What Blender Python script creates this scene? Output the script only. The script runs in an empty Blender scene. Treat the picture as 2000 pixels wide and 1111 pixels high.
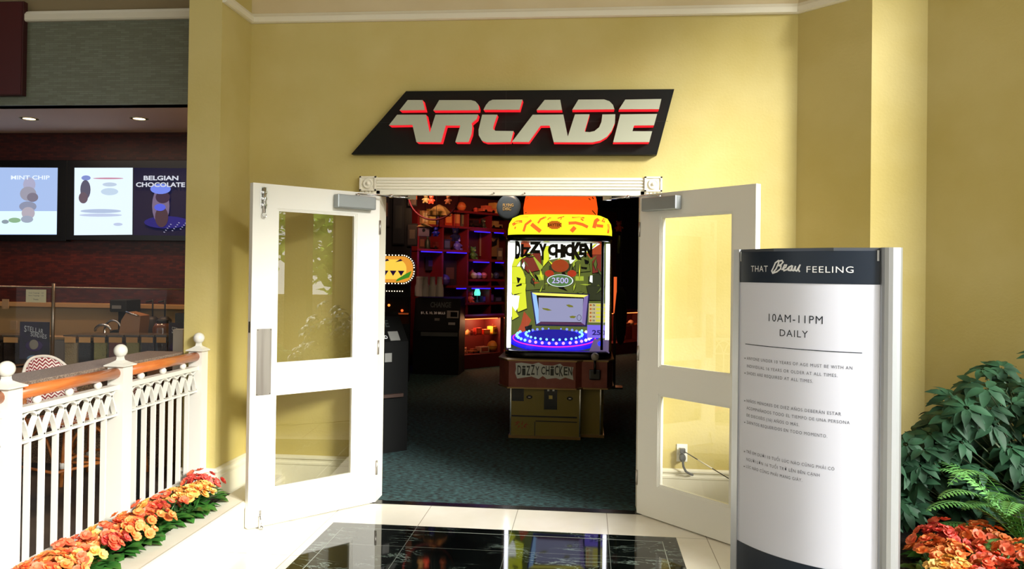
import bpy, bmesh, math, random
from mathutils import Vector, Matrix
C = bpy.context.scene.collection
R = random.Random(7)
PI = math.pi
# ------------------------------------------------------------------ camera
FPX, CYP = 1538.6, 522.17
YAW, PITCH, ROLL = .09578, .008786, .0131144
CAM = Vector((.5606, -5.5052, 1.63))
Fw = Vector((-math.sin(YAW)*math.cos(PITCH), math.cos(YAW)*math.cos(PITCH), math.sin(PITCH)))
R0 = Vector((math.cos(YAW), math.sin(YAW), 0)); U0 = R0.cross(Fw)
Rt = R0*math.cos(ROLL)+U0*math.sin(ROLL); Up = -R0*math.sin(ROLL)+U0*math.cos(ROLL)
cd = bpy.data.cameras.new('camera'); cam = bpy.data.objects.new('camera', cd); C.objects.link(cam)
M = Matrix((Rt, Up, -Fw)).transposed().to_4x4(); M.translation = CAM; cam.matrix_world = M
cd.sensor_fit = 'HORIZONTAL'; cd.sensor_width = 36; cd.lens = FPX/2000*36
cd.shift_x = 0; cd.shift_y = (CYP-555.5)/2000
cd.clip_start = .05; cd.clip_end = 200
bpy.context.scene.camera = cam
def ray(x, y): return Fw*FPX+Rt*(x-1000)-Up*(y-CYP)
def atY(x, y, Y): d = ray(x, y); return CAM+d*((Y-CAM.y)/d.y)
def atX(x, y, X): d = ray(x, y); return CAM+d*((X-CAM.x)/d.x)
def atZ(x, y, Z): d = ray(x, y); return CAM+d*((Z-CAM.z)/d.z)
def atP(x, y, p, u):                      # vertical plane through p along u -> (s, z)
    d = ray(x, y); px, py = p[0]-CAM.x, p[1]-CAM.y
    det = -d.x*u[1]+u[0]*d.y
    t = (-px*u[1]+u[0]*py)/det; s = (d.x*py-d.y*px)/det
    return s, (CAM+d*t).z
# ------------------------------------------------------------------ helpers
def lin(c):
    if isinstance(c, str): c = tuple(int(c[i:i+2], 16)/255 for i in (0, 2, 4))
    return tuple(((v/12.92) if v <= .04045 else ((v+.055)/1.055)**2.4) for v in c[:3])+(1,)
def mat(name, col, rough=.5, metal=0, col2=None, scale=8, detail=3, bump=0, bscale=None, emit=None, es=1, spec=.5, coat=0, stretch=None, lo=.35, hi=.65, alpha=1, trans=0, sss=0):
    m = bpy.data.materials.new(name); m.use_nodes = True; nt = m.node_tree; b = nt.nodes['Principled BSDF']
    b.inputs['Base Color'].default_value = lin(col); b.inputs['Roughness'].default_value = rough
    b.inputs['Metallic'].default_value = metal; b.inputs['Specular IOR Level'].default_value = spec
    b.inputs['Coat Weight'].default_value = coat; b.inputs['Alpha'].default_value = alpha
    b.inputs['Transmission Weight'].default_value = trans
    if emit: b.inputs['Emission Color'].default_value = lin(emit); b.inputs['Emission Strength'].default_value = es
    if col2 or bump:
        tc = nt.nodes.new('ShaderNodeTexCoord'); mp = nt.nodes.new('ShaderNodeMapping')
        if stretch: mp.inputs['Scale'].default_value = stretch
        nt.links.new(tc.outputs['Object'], mp.inputs['Vector'])
        n = nt.nodes.new('ShaderNodeTexNoise'); n.inputs['Scale'].default_value = scale; n.inputs['Detail'].default_value = detail
        nt.links.new(mp.outputs[0], n.inputs['Vector'])
        if col2:
            r = nt.nodes.new('ShaderNodeValToRGB'); e = r.color_ramp.elements
            e[0].position = lo; e[0].color = lin(col); e[1].position = hi; e[1].color = lin(col2)
            nt.links.new(n.outputs['Fac'], r.inputs[0]); nt.links.new(r.outputs[0], b.inputs['Base Color'])
        if bump:
            bp = nt.nodes.new('ShaderNodeBump'); bp.inputs['Strength'].default_value = bump; bp.inputs['Distance'].default_value = .01
            n2 = nt.nodes.new('ShaderNodeTexNoise'); n2.inputs['Scale'].default_value = bscale or scale; n2.inputs['Detail'].default_value = 4
            nt.links.new(mp.outputs[0], n2.inputs['Vector'])
            nt.links.new(n2.outputs['Fac'], bp.inputs['Height']); nt.links.new(bp.outputs[0], b.inputs['Normal'])
    return m
def emi(name, col, s=1):
    m = bpy.data.materials.new(name); m.use_nodes = True; nt = m.node_tree
    b = nt.nodes['Principled BSDF']; b.inputs['Base Color'].default_value = (.02, .02, .02, 1); b.inputs['Roughness'].default_value = .5; b.inputs['Specular IOR Level'].default_value = .1
    b.inputs['Emission Color'].default_value = lin(col); b.inputs['Emission Strength'].default_value = s
    return m
def glassmat(name, base=.06, tint=(1, 1, 1, 1), rough=0, k=1):
    m = bpy.data.materials.new(name); m.use_nodes = True; nt = m.node_tree; nt.nodes.clear()
    o = nt.nodes.new('ShaderNodeOutputMaterial'); mx = nt.nodes.new('ShaderNodeMixShader'); t = nt.nodes.new('ShaderNodeBsdfTransparent')
    g = nt.nodes.new('ShaderNodeBsdfGlossy'); g.inputs['Roughness'].default_value = rough; t.inputs[0].default_value = tint
    f = nt.nodes.new('ShaderNodeFresnel'); f.inputs[0].default_value = 1.5; a = nt.nodes.new('ShaderNodeMath'); a.operation = 'ADD'; a.inputs[1].default_value = base; a.use_clamp = True
    q = nt.nodes.new('ShaderNodeMath'); q.operation = 'MULTIPLY'; q.inputs[1].default_value = k; nt.links.new(f.outputs[0], q.inputs[0]); nt.links.new(q.outputs[0], a.inputs[0]); ge = nt.nodes.new('ShaderNodeNewGeometry'); iv = nt.nodes.new('ShaderNodeMath'); iv.operation = 'SUBTRACT'; iv.inputs[0].default_value = 1; nt.links.new(ge.outputs['Backfacing'], iv.inputs[1]); mu = nt.nodes.new('ShaderNodeMath'); mu.operation = 'MULTIPLY'; nt.links.new(a.outputs[0], mu.inputs[0]); nt.links.new(iv.outputs[0], mu.inputs[1]); nt.links.new(mu.outputs[0], mx.inputs[0]); nt.links.new(t.outputs[0], mx.inputs[1]); nt.links.new(g.outputs[0], mx.inputs[2]); nt.links.new(mx.outputs[0], o.inputs[0])
    return m
class MB:
    def __init__(s): s.bm = bmesh.new(); s.T = Matrix()
    def poly(s, pts, mi=0, smooth=False):
        vs = [s.bm.verts.new(s.T@Vector(p)) for p in pts]
        try:
            f = s.bm.faces.new(vs); f.material_index = mi; f.smooth = smooth; return f
        except ValueError: pass
    def box(s, x0, x1, y0, y1, z0, z1, mi=0, bev=0, T=None):
        T = s.T@T if T else s.T
        x0, x1 = min(x0, x1), max(x0, x1); y0, y1 = min(y0, y1), max(y0, y1); z0, z1 = min(z0, z1), max(z0, z1)
        v = [s.bm.verts.new(T@Vector(p)) for p in ((x0, y0, z0), (x1, y0, z0), (x1, y1, z0), (x0, y1, z0), (x0, y0, z1), (x1, y0, z1), (x1, y1, z1), (x0, y1, z1))]
        fs = []
        for q in ((0, 3, 2, 1), (4, 5, 6, 7), (0, 1, 5, 4), (1, 2, 6, 5), (2, 3, 7, 6), (3, 0, 4, 7)):
            f = s.bm.faces.new([v[i] for i in q]); f.material_index = mi; fs.append(f)
        if bev:
            es = list({e for f in fs for e in f.edges})
            r = bmesh.ops.bevel(s.bm, geom=es, offset=bev, segments=2, affect='EDGES', profile=.6)
            for f in r['faces']: f.material_index = mi
        return s
    def prism(s, pts, a0, a1, axis='y', mi=0, mi_side=None, T=None):
        """pts 2D; axis y: (x,z) extruded a0..a1 in y; axis z: (x,y); axis x: (y,z)"""
        T = s.T@T if T else s.T
        f3 = {'y': lambda p, a: (p[0], a, p[1]), 'z': lambda p, a: (p[0], p[1], a), 'x': lambda p, a: (a, p[0], p[1])}[axis]
        A = [s.bm.verts.new(T@Vector(f3(p, a0))) for p in pts]; B = [s.bm.verts.new(T@Vector(f3(p, a1))) for p in pts]
        f = s.bm.faces.new(A); f.material_index = mi; g = s.bm.faces.new(B[::-1]); g.material_index = mi
        n = len(pts)
        for i in range(n):
            q = s.bm.faces.new((A[i], B[i], B[(i+1) % n], A[(i+1) % n])); q.material_index = mi if mi_side is None else mi_side
        return s
    def lathe(s, prof, c=(0, 0, 0), seg=16, mi=0, sx=1, sy=1, pw=None, cap=True, T=None, smooth=True):
        T = s.T@T if T else s.T
        rings = []
        for r, z in prof:
            ring = []
            for i in range(seg):
                a = 2*PI*i/seg; ca, sa = math.cos(a), math.sin(a)
                if pw: ca = math.copysign(abs(ca)**pw, ca); sa = math.copysign(abs(sa)**pw, sa)
                ring.append(s.bm.verts.new(T@Vector((c[0]+r*sx*ca, c[1]+r*sy*sa, c[2]+z))))
            rings.append(ring)
        for a, b in zip(rings, rings[1:]):
            for i in range(seg):
                f = s.bm.faces.new((a[i], a[(i+1) % seg], b[(i+1) % seg], b[i])); f.material_index = mi; f.smooth = smooth
        if cap:
            f = s.bm.faces.new(rings[0][::-1]); f.material_index = mi; f = s.bm.faces.new(rings[-1]); f.material_index = mi
        return s
    def tube(s, pts, r, seg=8, mi=0, closed=False, smooth=True):
        pts = [Vector(p) for p in pts]; n = len(pts); rs = r if isinstance(r, (list, tuple)) else [r]*n
        rings = []; prev = None
        for i, p in enumerate(pts):
            a = pts[i-1] if i else (pts[-1] if closed else p); b = pts[i+1] if i < n-1 else (pts[0] if closed else p)
            t = (b-a).normalized()
            ref = prev if prev is not None and abs(prev.dot(t)) < .95 else (Vector((0, 0, 1)) if abs(t.z) < .9 else Vector((1, 0, 0)))
            u = (ref-t*ref.dot(t)).normalized(); prev = u; v = t.cross(u)
            rings.append([s.bm.verts.new(s.T@(p+(u*math.cos(2*PI*k/seg)+v*math.sin(2*PI*k/seg))*rs[i])) for k in range(seg)])
        pr = list(zip(rings, rings[1:]))+([(rings[-1], rings[0])] if closed else [])
        for a, b in pr:
            for k in range(seg):
                f = s.bm.faces.new((a[k], a[(k+1) % seg], b[(k+1) % seg], b[k])); f.material_index = mi; f.smooth = smooth
        if not closed:
            f = s.bm.faces.new(rings[0][::-1]); f.material_index = mi; f = s.bm.faces.new(rings[-1]); f.material_index = mi
        return s
    def ball(s, c, r, seg=12, rings=8, mi=0, sc=(1, 1, 1)):
        prof = [(max(1e-4, r*math.sin(PI*i/rings)), -r*math.cos(PI*i/rings)*sc[2]) for i in range(rings+1)]
        return s.lathe(prof, c, seg, mi, sx=sc[0], sy=sc[1])
    def add_mesh(s, me, T, mi=0, fn=None):
        vm = []
        for v in me.vertices:
            co = fn(v.co) if fn else v.co
            vm.append(s.bm.verts.new(s.T@(T@Vector(co)) if T else s.T@Vector(co)))
        for p in me.polygons:
            try:
                f = s.bm.faces.new([vm[i] for i in p.vertices]); f.material_index = mi
            except ValueError: pass
        return s
    def build(s, name, mats, parent=None, link=True, recalc=True, norm=True):
        if recalc: bmesh.ops.recalc_face_normals(s.bm, faces=s.bm.faces[:])
        me = bpy.data.meshes.new(name); s.bm.to_mesh(me); s.bm.free()
        for m in (mats if isinstance(mats, (list, tuple)) else [mats]): me.materials.append(m)
        o = bpy.data.objects.new(name, me); C.objects.link(o)
        if parent is not None: o.parent = parent
        return o
def tag(o, label, cat=None, group=None, kind=None):
    if label: o['label'] = label
    if cat: o['category'] = cat
    if group: o['group'] = group
    if kind: o['kind'] = kind
    return o
def struct(o, label=None):
    o['kind'] = 'structure'
    if label: o['label'] = label; 
    return o
def thing(name, label, cat, loc=(0, 0, 0), rz=0, group=None, kind=None):
    o = bpy.data.objects.new(name, None); C.objects.link(o); o.empty_display_size = .1
    o.location = loc; o.rotation_euler = (0, 0, rz); return tag(o, label, cat, group, kind)
def copy_tree(o, loc=None, rz=None, label=None, parent=None, scale=None):
    c = o.copy(); C.objects.link(c)
    if parent is not None: c.parent = parent
    if loc is not None: c.location = loc
    if rz is not None: c.rotation_euler = (c.rotation_euler[0], c.rotation_euler[1], rz)
    if scale is not None: c.scale = scale
    if label: c['label'] = label
    for ch in list(o.children): copy_tree(ch, parent=c)
    return c
def bx(name, m, x0, x1, y0, y1, z0, z1, parent=None, bev=0):
    return MB().box(x0, x1, y0, y1, z0, z1, bev=bev).build(name, m, parent)
FONT_SH = {}
def textmesh(body, size=1, extrude=0, offset=0, shear=0, space=1):
    cu = bpy.data.curves.new('txt', 'FONT'); cu.body = body; cu.size = size; cu.extrude = extrude; cu.offset = offset; cu.shear = shear; cu.space_character = space
    cu.resolution_u = 3
    o = bpy.data.objects.new('txt', cu); C.objects.link(o)
    bpy.context.view_layer.update()
    me = bpy.data.meshes.new_from_object(o.evaluated_get(bpy.context.evaluated_depsgraph_get()))
    bpy.data.objects.remove(o); 
    xs = [v.co.x for v in me.vertices]; ys = [v.co.y for v in me.vertices]
    return me, min(xs), max(xs), min(ys), max(ys)
def fit_text(body, x0, x1, z0, z1, extrude=0, offset=0, shear=0, space=1):
    """mesh data scaled so its bounds fill x0..x1 (x), z0..z1 (y), returns (mesh, fn) with fn co->(x, depth, z)"""
    me, a, b, c, d = textmesh(body, 1, extrude, offset, shear, space)
    sx = (x1-x0)/(b-a); sz = (z1-z0)/(d-c)
    return me, (lambda co: (x0+(co.x-a)*sx, -co.z, z0+(co.y-c)*sz))
def RX(a): return Matrix.Rotation(a, 4, 'X')
def RZ(a): return Matrix.Rotation(a, 4, 'Z')
def RY(a): return Matrix.Rotation(a, 4, 'Y')
def TR(x, y, z): return Matrix.Translation((x, y, z))
# ------------------------------------------------------------------ materials
M_wall = mat('wall_yellow', 'ccbd7e', .78, col2='c2b16a', scale=1.6, detail=6, bump=.12, bscale=60)
M_cream = mat('wall_cream', 'd9c9a6', .8, col2='d2c09a', scale=2)
M_white = mat('white_paint', 'efeee6', .42)
M_trim = mat('trim_paint', 'e9e4d2', .5)
M_rail = mat('rail_paint', 'dddbd2', .4)
M_steel = mat('brushed_steel', 'b9b3ab', .38, 1, col2='a49d95', scale=30, stretch=(1, 1, .05))
M_chrome = mat('chrome', 'cfcfcf', .15, 1)
M_closer = mat('closer_grey', '9aa0a2', .4, .6)
M_black = mat('black_plastic', '121212', .4)
M_blackm = mat('black_matte', '0d0d0e', .8)
M_dark = mat('dark_wood', '1a1412', .5)
M_wood = mat('handrail_wood', 'b8622c', .35, col2='c9763a', scale=6, stretch=(8, 1, 8), coat=.3)
M_glassr = glassmat('door_glass_low_reflect', .01, (.95, .95, .92, 1))  # right leaf: same glass as the left, reflection turned down
M_glass = glassmat('door_glass_high_reflect', .20, (.93, .93, .88, 1))  # left leaf: extra reflectance put in to strengthen the garden reflection
M_glass2 = glassmat('clear_glass', .0, (.97, .97, .97, 1), k=.6)
M_red = mat('deep_red', '6a1015', .55)
M_redd = mat('dark_red_panel', '3a0b0d', .5)
M_alu = mat('aluminium', 'b9bcc0', .35, .7)
M_aluw = mat('aluminium_light', 'b4b8bc', .38, .75)
M_paper = mat('sign_paper', 'e4e8f8', .5)
M_navy = mat('sign_navy', '232d3b', .3)
M_ink = mat('sign_ink', '5b6070', .6)
M_inkw = mat('white_ink', 'f0f2f4', .5)
def tilemat(name, c1, c2, grout, tx, ty, ox, oy, rough, gw=.006, vein=None, veinw=.03, bump=0):
    """marble tiles laid tx by ty metres in object space; joints and veins belong to the stone"""
    m = bpy.data.materials.new(name); m.use_nodes = True; nt = m.node_tree; b = nt.nodes['Principled BSDF']; b.inputs['Roughness'].default_value = rough
    N = nt.nodes.new; L = nt.links.new
    tc = N('ShaderNodeTexCoord'); sp = N('ShaderNodeSeparateXYZ'); L(tc.outputs['Object'], sp.inputs[0])
    def joint(out, t, o):
        a = N('ShaderNodeMath'); a.operation = 'SUBTRACT'; L(out, a.inputs[0]); a.inputs[1].default_value = o
        p = N('ShaderNodeMath'); p.operation = 'PINGPONG'; L(a.outputs[0], p.inputs[0]); p.inputs[1].default_value = t/2
        g = N('ShaderNodeMath'); g.operation = 'LESS_THAN'; L(p.outputs[0], g.inputs[0]); g.inputs[1].default_value = gw/2; return g
    j1 = joint(sp.outputs[0], tx, ox); j2 = joint(sp.outputs[1], ty, oy)
    mx = N('ShaderNodeMath'); mx.operation = 'MAXIMUM'; L(j1.outputs[0], mx.inputs[0]); L(j2.outputs[0], mx.inputs[1])
    n = N('ShaderNodeTexNoise'); n.inputs['Scale'].default_value = 3; n.inputs['Detail'].default_value = 6; L(tc.outputs['Object'], n.inputs['Vector'])
    r = N('ShaderNodeValToRGB'); e = r.color_ramp.elements; e[0].position = .35; e[0].color = lin(c1); e[1].position = .7; e[1].color = lin(c2); L(n.outputs['Fac'], r.inputs[0])
    out = r.outputs[0]
    if vein:
        mp = N('ShaderNodeMapping'); mp.inputs['Scale'].default_value = (1.1, 3.2, 1); mp.inputs['Rotation'].default_value = (0, 0, .35); L(tc.outputs['Object'], mp.inputs[0])
        v = N('ShaderNodeTexNoise'); v.inputs['Scale'].default_value = 1.6; v.inputs['Detail'].default_value = 9; v.inputs['Roughness'].default_value = .62; v.inputs['Distortion'].default_value = 1.2; L(mp.outputs[0], v.inputs['Vector'])
        s = N('ShaderNodeMath'); s.operation = 'SUBTRACT'; L(v.outputs['Fac'], s.inputs[0]); s.inputs[1].default_value = .5
        ab = N('ShaderNodeMath'); ab.operation = 'ABSOLUTE'; L(s.outputs[0], ab.inputs[0])
        mr = N('ShaderNodeMapRange'); mr.inputs[1].default_value = 0; mr.inputs[2].default_value = veinw; mr.inputs[3].default_value = 1; mr.inputs[4].default_value = 0; L(ab.outputs[0], mr.inputs[0])
        n3 = N('ShaderNodeTexNoise'); n3.inputs['Scale'].default_value = 2.5; L(tc.outputs['Object'], n3.inputs['Vector'])
        mr2 = N('ShaderNodeMapRange'); mr2.inputs[1].default_value = .45; mr2.inputs[2].default_value = .65; L(n3.outputs['Fac'], mr2.inputs[0])
        mm = N('ShaderNodeMath'); mm.operation = 'MULTIPLY'; L(mr.outputs[0], mm.inputs[0]); L(mr2.outputs[0], mm.inputs[1])
        mc = N('ShaderNodeMixRGB'); L(mm.outputs[0], mc.inputs[0]); L(out, mc.inputs[1]); mc.inputs[2].default_value = lin(vein); out = mc.outputs[0]
    g = N('ShaderNodeMixRGB'); L(mx.outputs[0], g.inputs[0]); L(out, g.inputs[1]); g.inputs[2].default_value = lin(grout); L(g.outputs[0], b.inputs['Base Color'])
    return m
M_floor = tilemat('white_marble', 'f0ece0', 'e8e2d2', 'a8a090', .61, .61, .10, -.495, .12, .005)
M_blackmarble = tilemat('black_marble', '060807', '0f1412', '6a706a', .61, .61, .10, -.88, .04, .004, vein='8fa39a', veinw=.012)
M_ledge = mat('ledge_marble', 'ece6d6', .3, col2='e0d8c4', scale=3, detail=6)
def carpet():
    m = mat('carpet', '0e1e20', .95, col2='34585a', scale=22, detail=2, lo=.42, hi=.6, bump=.4, bscale=300, stretch=(1, 2.6, 1)); return m
M_carpet = carpet()
def brickmat(name, c1, c2, mortar, scale, bw=.5, rh=.25, ms=.02, rough=.5, es=0):
    m = bpy.data.materials.new(name); m.use_nodes = True; nt = m.node_tree; b = nt.nodes['Principled BSDF']; b.inputs['Roughness'].default_value = rough
    tc = nt.nodes.new('ShaderNodeTexCoord'); mp = nt.nodes.new('ShaderNodeMapping'); mp.inputs['Rotation'].default_value = (PI/2, 0, 0)
    t = nt.nodes.new('ShaderNodeTexBrick'); t.inputs['Scale'].default_value = scale; t.inputs['Brick Width'].default_value = bw; t.inputs['Row Height'].default_value = rh; t.inputs['Mortar Size'].default_value = ms
    t.inputs['Color1'].default_value = lin(c1); t.inputs['Color2'].default_value = lin(c2); t.inputs['Mortar'].default_value = lin(mortar); t.inputs['Bias'].default_value = -.2
    nt.links.new(tc.outputs['Object'], mp.inputs[0]); nt.links.new(mp.outputs[0], t.inputs['Vector']); nt.links.new(t.outputs['Color'], b.inputs['Base Color'])
    return m
M_mosaic = brickmat('red_mosaic', '3a100c', '5a1e12', '1c0a08', 14, .9, .25, .012, .35)
M_greymos = brickmat('grey_mosaic', '6f7363', '7d8576', '5c5e50', 12, .9, .2, .01, .3)
def area(name, loc, sx, sy, energy, col, rot=(0, 0, 0), spread=None):
    l = bpy.data.lights.new(name, 'AREA'); l.shape = 'RECTANGLE'; l.size = sx; l.size_y = sy; l.energy = energy; l.color = col
    o = bpy.data.objects.new(name, l); C.objects.link(o); o.location = loc; o.rotation_euler = rot; return o
def point(name, loc, energy, col, r=.05):
    l = bpy.data.lights.new(name, 'POINT'); l.energy = energy; l.color = col; l.shadow_soft_size = r
    o = bpy.data.objects.new(name, l); C.objects.link(o); o.location = loc; return o
# ================================================================== SETTING
W2, HD = .915, 2.19
def wallbox(name, m, *a, label=None): o = bx(name, m, *a); return struct(o, label)
T0 = .16
mb = MB(); mb.box(-1.95, -W2-.03, 0, T0, 0, 3.47); mb.box(W2+.03, 1.965, 0, T0, 0, 3.47); mb.box(-W2-.03, W2+.03, 0, T0, HD+.03, 3.47)
struct(mb.build('wall_front', M_wall), 'yellow plaster wall around the double doorway')
wallbox('wall_front_upper', M_cream, -1.95, 1.99, .0, T0, 3.47, 4.9, label='cream wall strip above the white moulding')
# left return and pillar
XL = -1.895
mb = MB(); mb.box(-2.125, XL, -.46, 2.0, 0, 4.9); struct(mb.build('wall_left', M_wall), 'yellow pillar and return wall left of the doorway')
D = Vector((.7071, -.7071)); P0 = Vector((1.965, 0)); P1 = P0+D*.511; P2 = Vector((2.662, P1.y)); P3 = P2+D*1.45
def vwall(name, m, a, b, z0, z1, th=.15, label=None, off=0):
    d = (b-a).normalized(); n = Vector((-d.y, d.x))      # thickness away from the room
    pts = [a+n*off, b+n*off, b+n*(off+th), a+n*(off+th)]
    return struct(MB().prism([(p.x, p.y) for p in pts], z0, z1, 'z').build(name, m), label)
vwall('wall_right', M_wall, P0, P1, 0, 3.47, label='angled yellow wall right of the doorway')
vwall('wall_right_upper', M_cream, P0, P1, 3.47, 4.9, label='cream strip above the angled wall')
vwall('wall_right_pier', M_wall, P1, P2, 0, 4.9, label='narrow yellow wall face catching the daylight')
vwall('wall_right_far', M_wall, P2, P3, 0, 4.9, label='yellow wall behind the planter')
wallbox('wall_right_return', M_wall, P3.x, 7.4, P3.y, P3.y+.15, 0, 4.9)
# mouldings
def sweep(name, path, prof, m, label=None):
    """path: 2D points left to right, room on the right-hand side (-normal); prof: (out, z)"""
    mb = MB(); n = len(path); rows = []
    for i, p in enumerate(path):
        p = Vector(p); ns = []
        if i: d = (p-Vector(path[i-1])).normalized(); ns.append(Vector((d.y, -d.x)))
        if i < n-1: d = (Vector(path[i+1])-p).normalized(); ns.append(Vector((d.y, -d.x)))
        nn = sum(ns, Vector((0, 0))).normalized(); k = 1/max(.3, nn.dot(ns[0]))
        rows.append([mb.bm.verts.new((p.x+nn.x*o*k, p.y+nn.y*o*k, z)) for o, z in prof])
    q = len(prof)
    for a, b in zip(rows, rows[1:]):
        for i in range(q): mb.bm.faces.new((a[i], b[i], b[(i+1) % q], a[(i+1) % q]))
    mb.bm.faces.new(rows[0][::-1]); mb.bm.faces.new(rows[-1])
    return struct(mb.build(name, m), label)
TP = [(0, 3.425), (.018, 3.425), (.03, 3.432), (.03, 3.468), (.02, 3.48), (.012, 3.495), (0, 3.5)]
sweep('trim_1', [(XL, -.46), (XL, 0), (1.965, 0), tuple(P1)], TP, M_trim, 'white picture moulding high on the yellow wall')
BP = [(0, 0), (.02, 0), (.02, .245), (.026, .25), (.026, .262), (.016, .27), (.016, .283), (.03, .292), (.03, .303), (.012, .313), (0, .313)]
sweep('baseboard_left', [(-2.125, -.46), (XL, -.46), (XL, 0), (-1.065, 0)], BP, M_trim, 'tall white baseboard left of the doors')
sweep('baseboard_right', [(1.065, 0), (1.965, 0), tuple(P1), tuple(P2)], BP, M_trim, 'tall white baseboard right of the doors')
# floors
mb = MB(); mb.poly([(-1.6, -11, 0), (7, -11, 0), (7, 1, 0), (-1.6, 1, 0)]); mb.bm.faces.ensure_lookup_table()
struct(bx('floor', M_floor, -1.7, 7, -11, -.045, -.1, 0), 'white polished marble tile floor')
struct(bx('floor_inlay', M_blackmarble, -1.066, 1.13, -4.6, -.495, 0, .0015), 'veined black marble panel set in the white floor')
def loopstrip(name, m, x0, x1, y0, y1, w, z):
    mb = MB(); mb.box(x0, x1, y1-w, y1, 0, z); mb.box(x0, x0+w, y0, y1-w, 0, z); mb.box(x1-w, x1, y0, y1-w, 0, z); return mb.build(name, m)
struct(loopstrip('floor_inlay_joint', mat('joint_grey', '9aa29a', .4), -.975, 1.04, -4.6, -.585, .004, .0019), 'thin pale border line in the black marble')
struct(bx('floor_threshold', mat('threshold_black', '0c0e0c', .2), -W2-.02, W2+.02, -.045, .03, -.1, .004), 'black stone threshold strip')
struct(MB().box(-2.1, 5.6, .03, 13, -.1, .003).box(-5.2, -2.1, 1.76, 13, -.1, .003).build('floor_carpet', M_carpet), 'dark patterned teal carpet inside the arcade')
mb = MB(); mb.box(-1.75, -1.60, -5, -.02, 0, .17); mb.box(-1.62, -1.575, -5, -.02, .125, .17, bev=.018); mb.box(-1.6, -1.585, -5, -.02, 0, .13)
struct(mb.build('floor_ledge', M_ledge), 'raised white marble ledge with rounded nose')
struct(bx('floor_store', mat('store_floor', '2a2622', .5, col2='3a342e', scale=4), -8, -1.95, -5, 1.7, .02, .168), 'dark raised floor behind the railing')
struct(bx('floor_trough', mat('soil', '1c130d', .95, bump=.6, scale=60), -1.95, -1.75, -5, -.46, 0, .15), 'soil strip under the begonias')
wallbox('wall_fill_block', M_cream, -8.1, 2.6, -9.6, -9.45, 0, 5, label='unseen wall added behind the camera to cut fill light')  # unseen wall, added to hold back sky fill from behind
struct(bx('ceiling', M_cream, -8, 4.65, -7.2, 0, 4.9, 5.0), 'unseen hall ceiling, right edge set to shade the wall')  # out of view; edge placed so it darkens the upper left wall
# arcade shell
M_aw = mat('arcade_wall', '1d1012', .8); M_ab = mat('arcade_black', '050505', .9)
wallbox('wall_arcade_left', M_ab, -5.2, -5.1, 1.76, 13, 0, 3.2); wallbox('wall_arcade_right', M_ab, 5.6, 5.7, T0, 13, 0, 3.2)
wallbox('wall_arcade_back', M_ab, -5.2, 5.7, 12.9, 13, 0, 3.2); wallbox('ceiling_arcade', M_ab, -2.1, 5.7, T0, 13, 3.2, 3.3); wallbox('ceiling_arcade_left', M_ab, -5.2, -2.1, 1.76, 13, 3.2, 3.3)
mb = MB(); mb.box(-5.2, -2.1, 1.72, 1.76, 0, 3.2); mb.box(1.97, 5.7, T0, T0+.04, 0, 3.2); struct(mb.build('wall_arcade_front', M_ab))
# store shell
wallbox('wall_store_back', M_mosaic, -8, -2.1, 1.6, 1.7, .1, 3.0, label='dark red mosaic wall of the food counter')
wallbox('wall_store_left', M_ab, -8.1, -8, -5, 1.7, 0, 4.9)
zS = atY(200, 205, .4).z
wallbox('wall_store_upper', M_greymos, -8, -2.125, .4, .52, zS, 3.625, label='grey mosaic wall above the food counter')
wallbox('wall_store_top', mat('store_cream', '8f7f60', .8), -8, -2.125, .44, .56, 3.62, 4.9, label='tan wall above the grey mosaic')
o = sweep('trim_2', [(-8, .4), (-2.125, .4)], [(0, 3.60), (.03, 3.60), (.04, 3.61), (.04, 3.655), (.02, 3.68), (0, 3.69)], M_trim, 'white moulding above the grey mosaic')
wallbox('ceiling_store', mat('soffit', 'e0c8b8', .7), -8, -2.125, .41, 1.6, zS, zS+.1, label='plain soffit over the food counter')
# ================================================================== DOORS
def casing():
    mb = MB()
    z0, z1 = 2.213, 2.307
    mb.box(-.943, .943, -.022, .001, z0, z1)
    for k in range(4): mb.box(-.943, .943, -.030, -.02, z0+.012+k*.021, z0+.024+k*.021)
    mb.box(-.943, .943, -.02, .04, HD-.006, z0)                       # frame head
    for s in (-1, 1):
        mb.box(s*.943, s*1.062, -.022, .001, .0, z0); 
        for k in range(4): mb.box(s*(.955+k*.026), s*(.968+k*.026), -.03, -.02, .16, z0)
        mb.box(s*.918, s*.945, -.02, T0, 0, z0)
    h = struct(mb.build('trim_door', M_trim), 'white fluted door casing')
    for s in (-1, 1):
        b = MB(); cx = s*1.0025; cz = 2.262; b.box(cx-.06, cx+.06, -.032, .001, cz-.052, cz+.052)
        for a in ((-.06, -.048), (.048, .06)): b.box(cx+a[0], cx+a[1], -.04, -.03, cz-.052, cz+.052); b.box(cx-.06, cx+.06, -.04, -.03, cz+a[0]*.86, cz+a[1]*.86)
        b.lathe([(.036, 0), (.036, .008), (.028, .006), (.022, .002), (.014, .004), (.01, .012), (.001, .014)], (0, 0, 0), 20, T=TR(cx, -.032, cz)@RX(PI/2))
        b.build('corner_block', M_trim, h)
    for x in (850, 922): pass
    for px in (965, 1025):
        p = atY(px, 377, -.03); MB().lathe([(.006, 0), (.006, .012), (.004, .014)], (0, 0, 0), 8, T=TR(p.x, -.03, HD+.006)@RX(PI/2)).build('screw', M_chrome, h)
    return h
casing()
GL = [(.195, .757, .238, .832), (.195, .757, 1.037, 2.022)]
LW = .935
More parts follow.
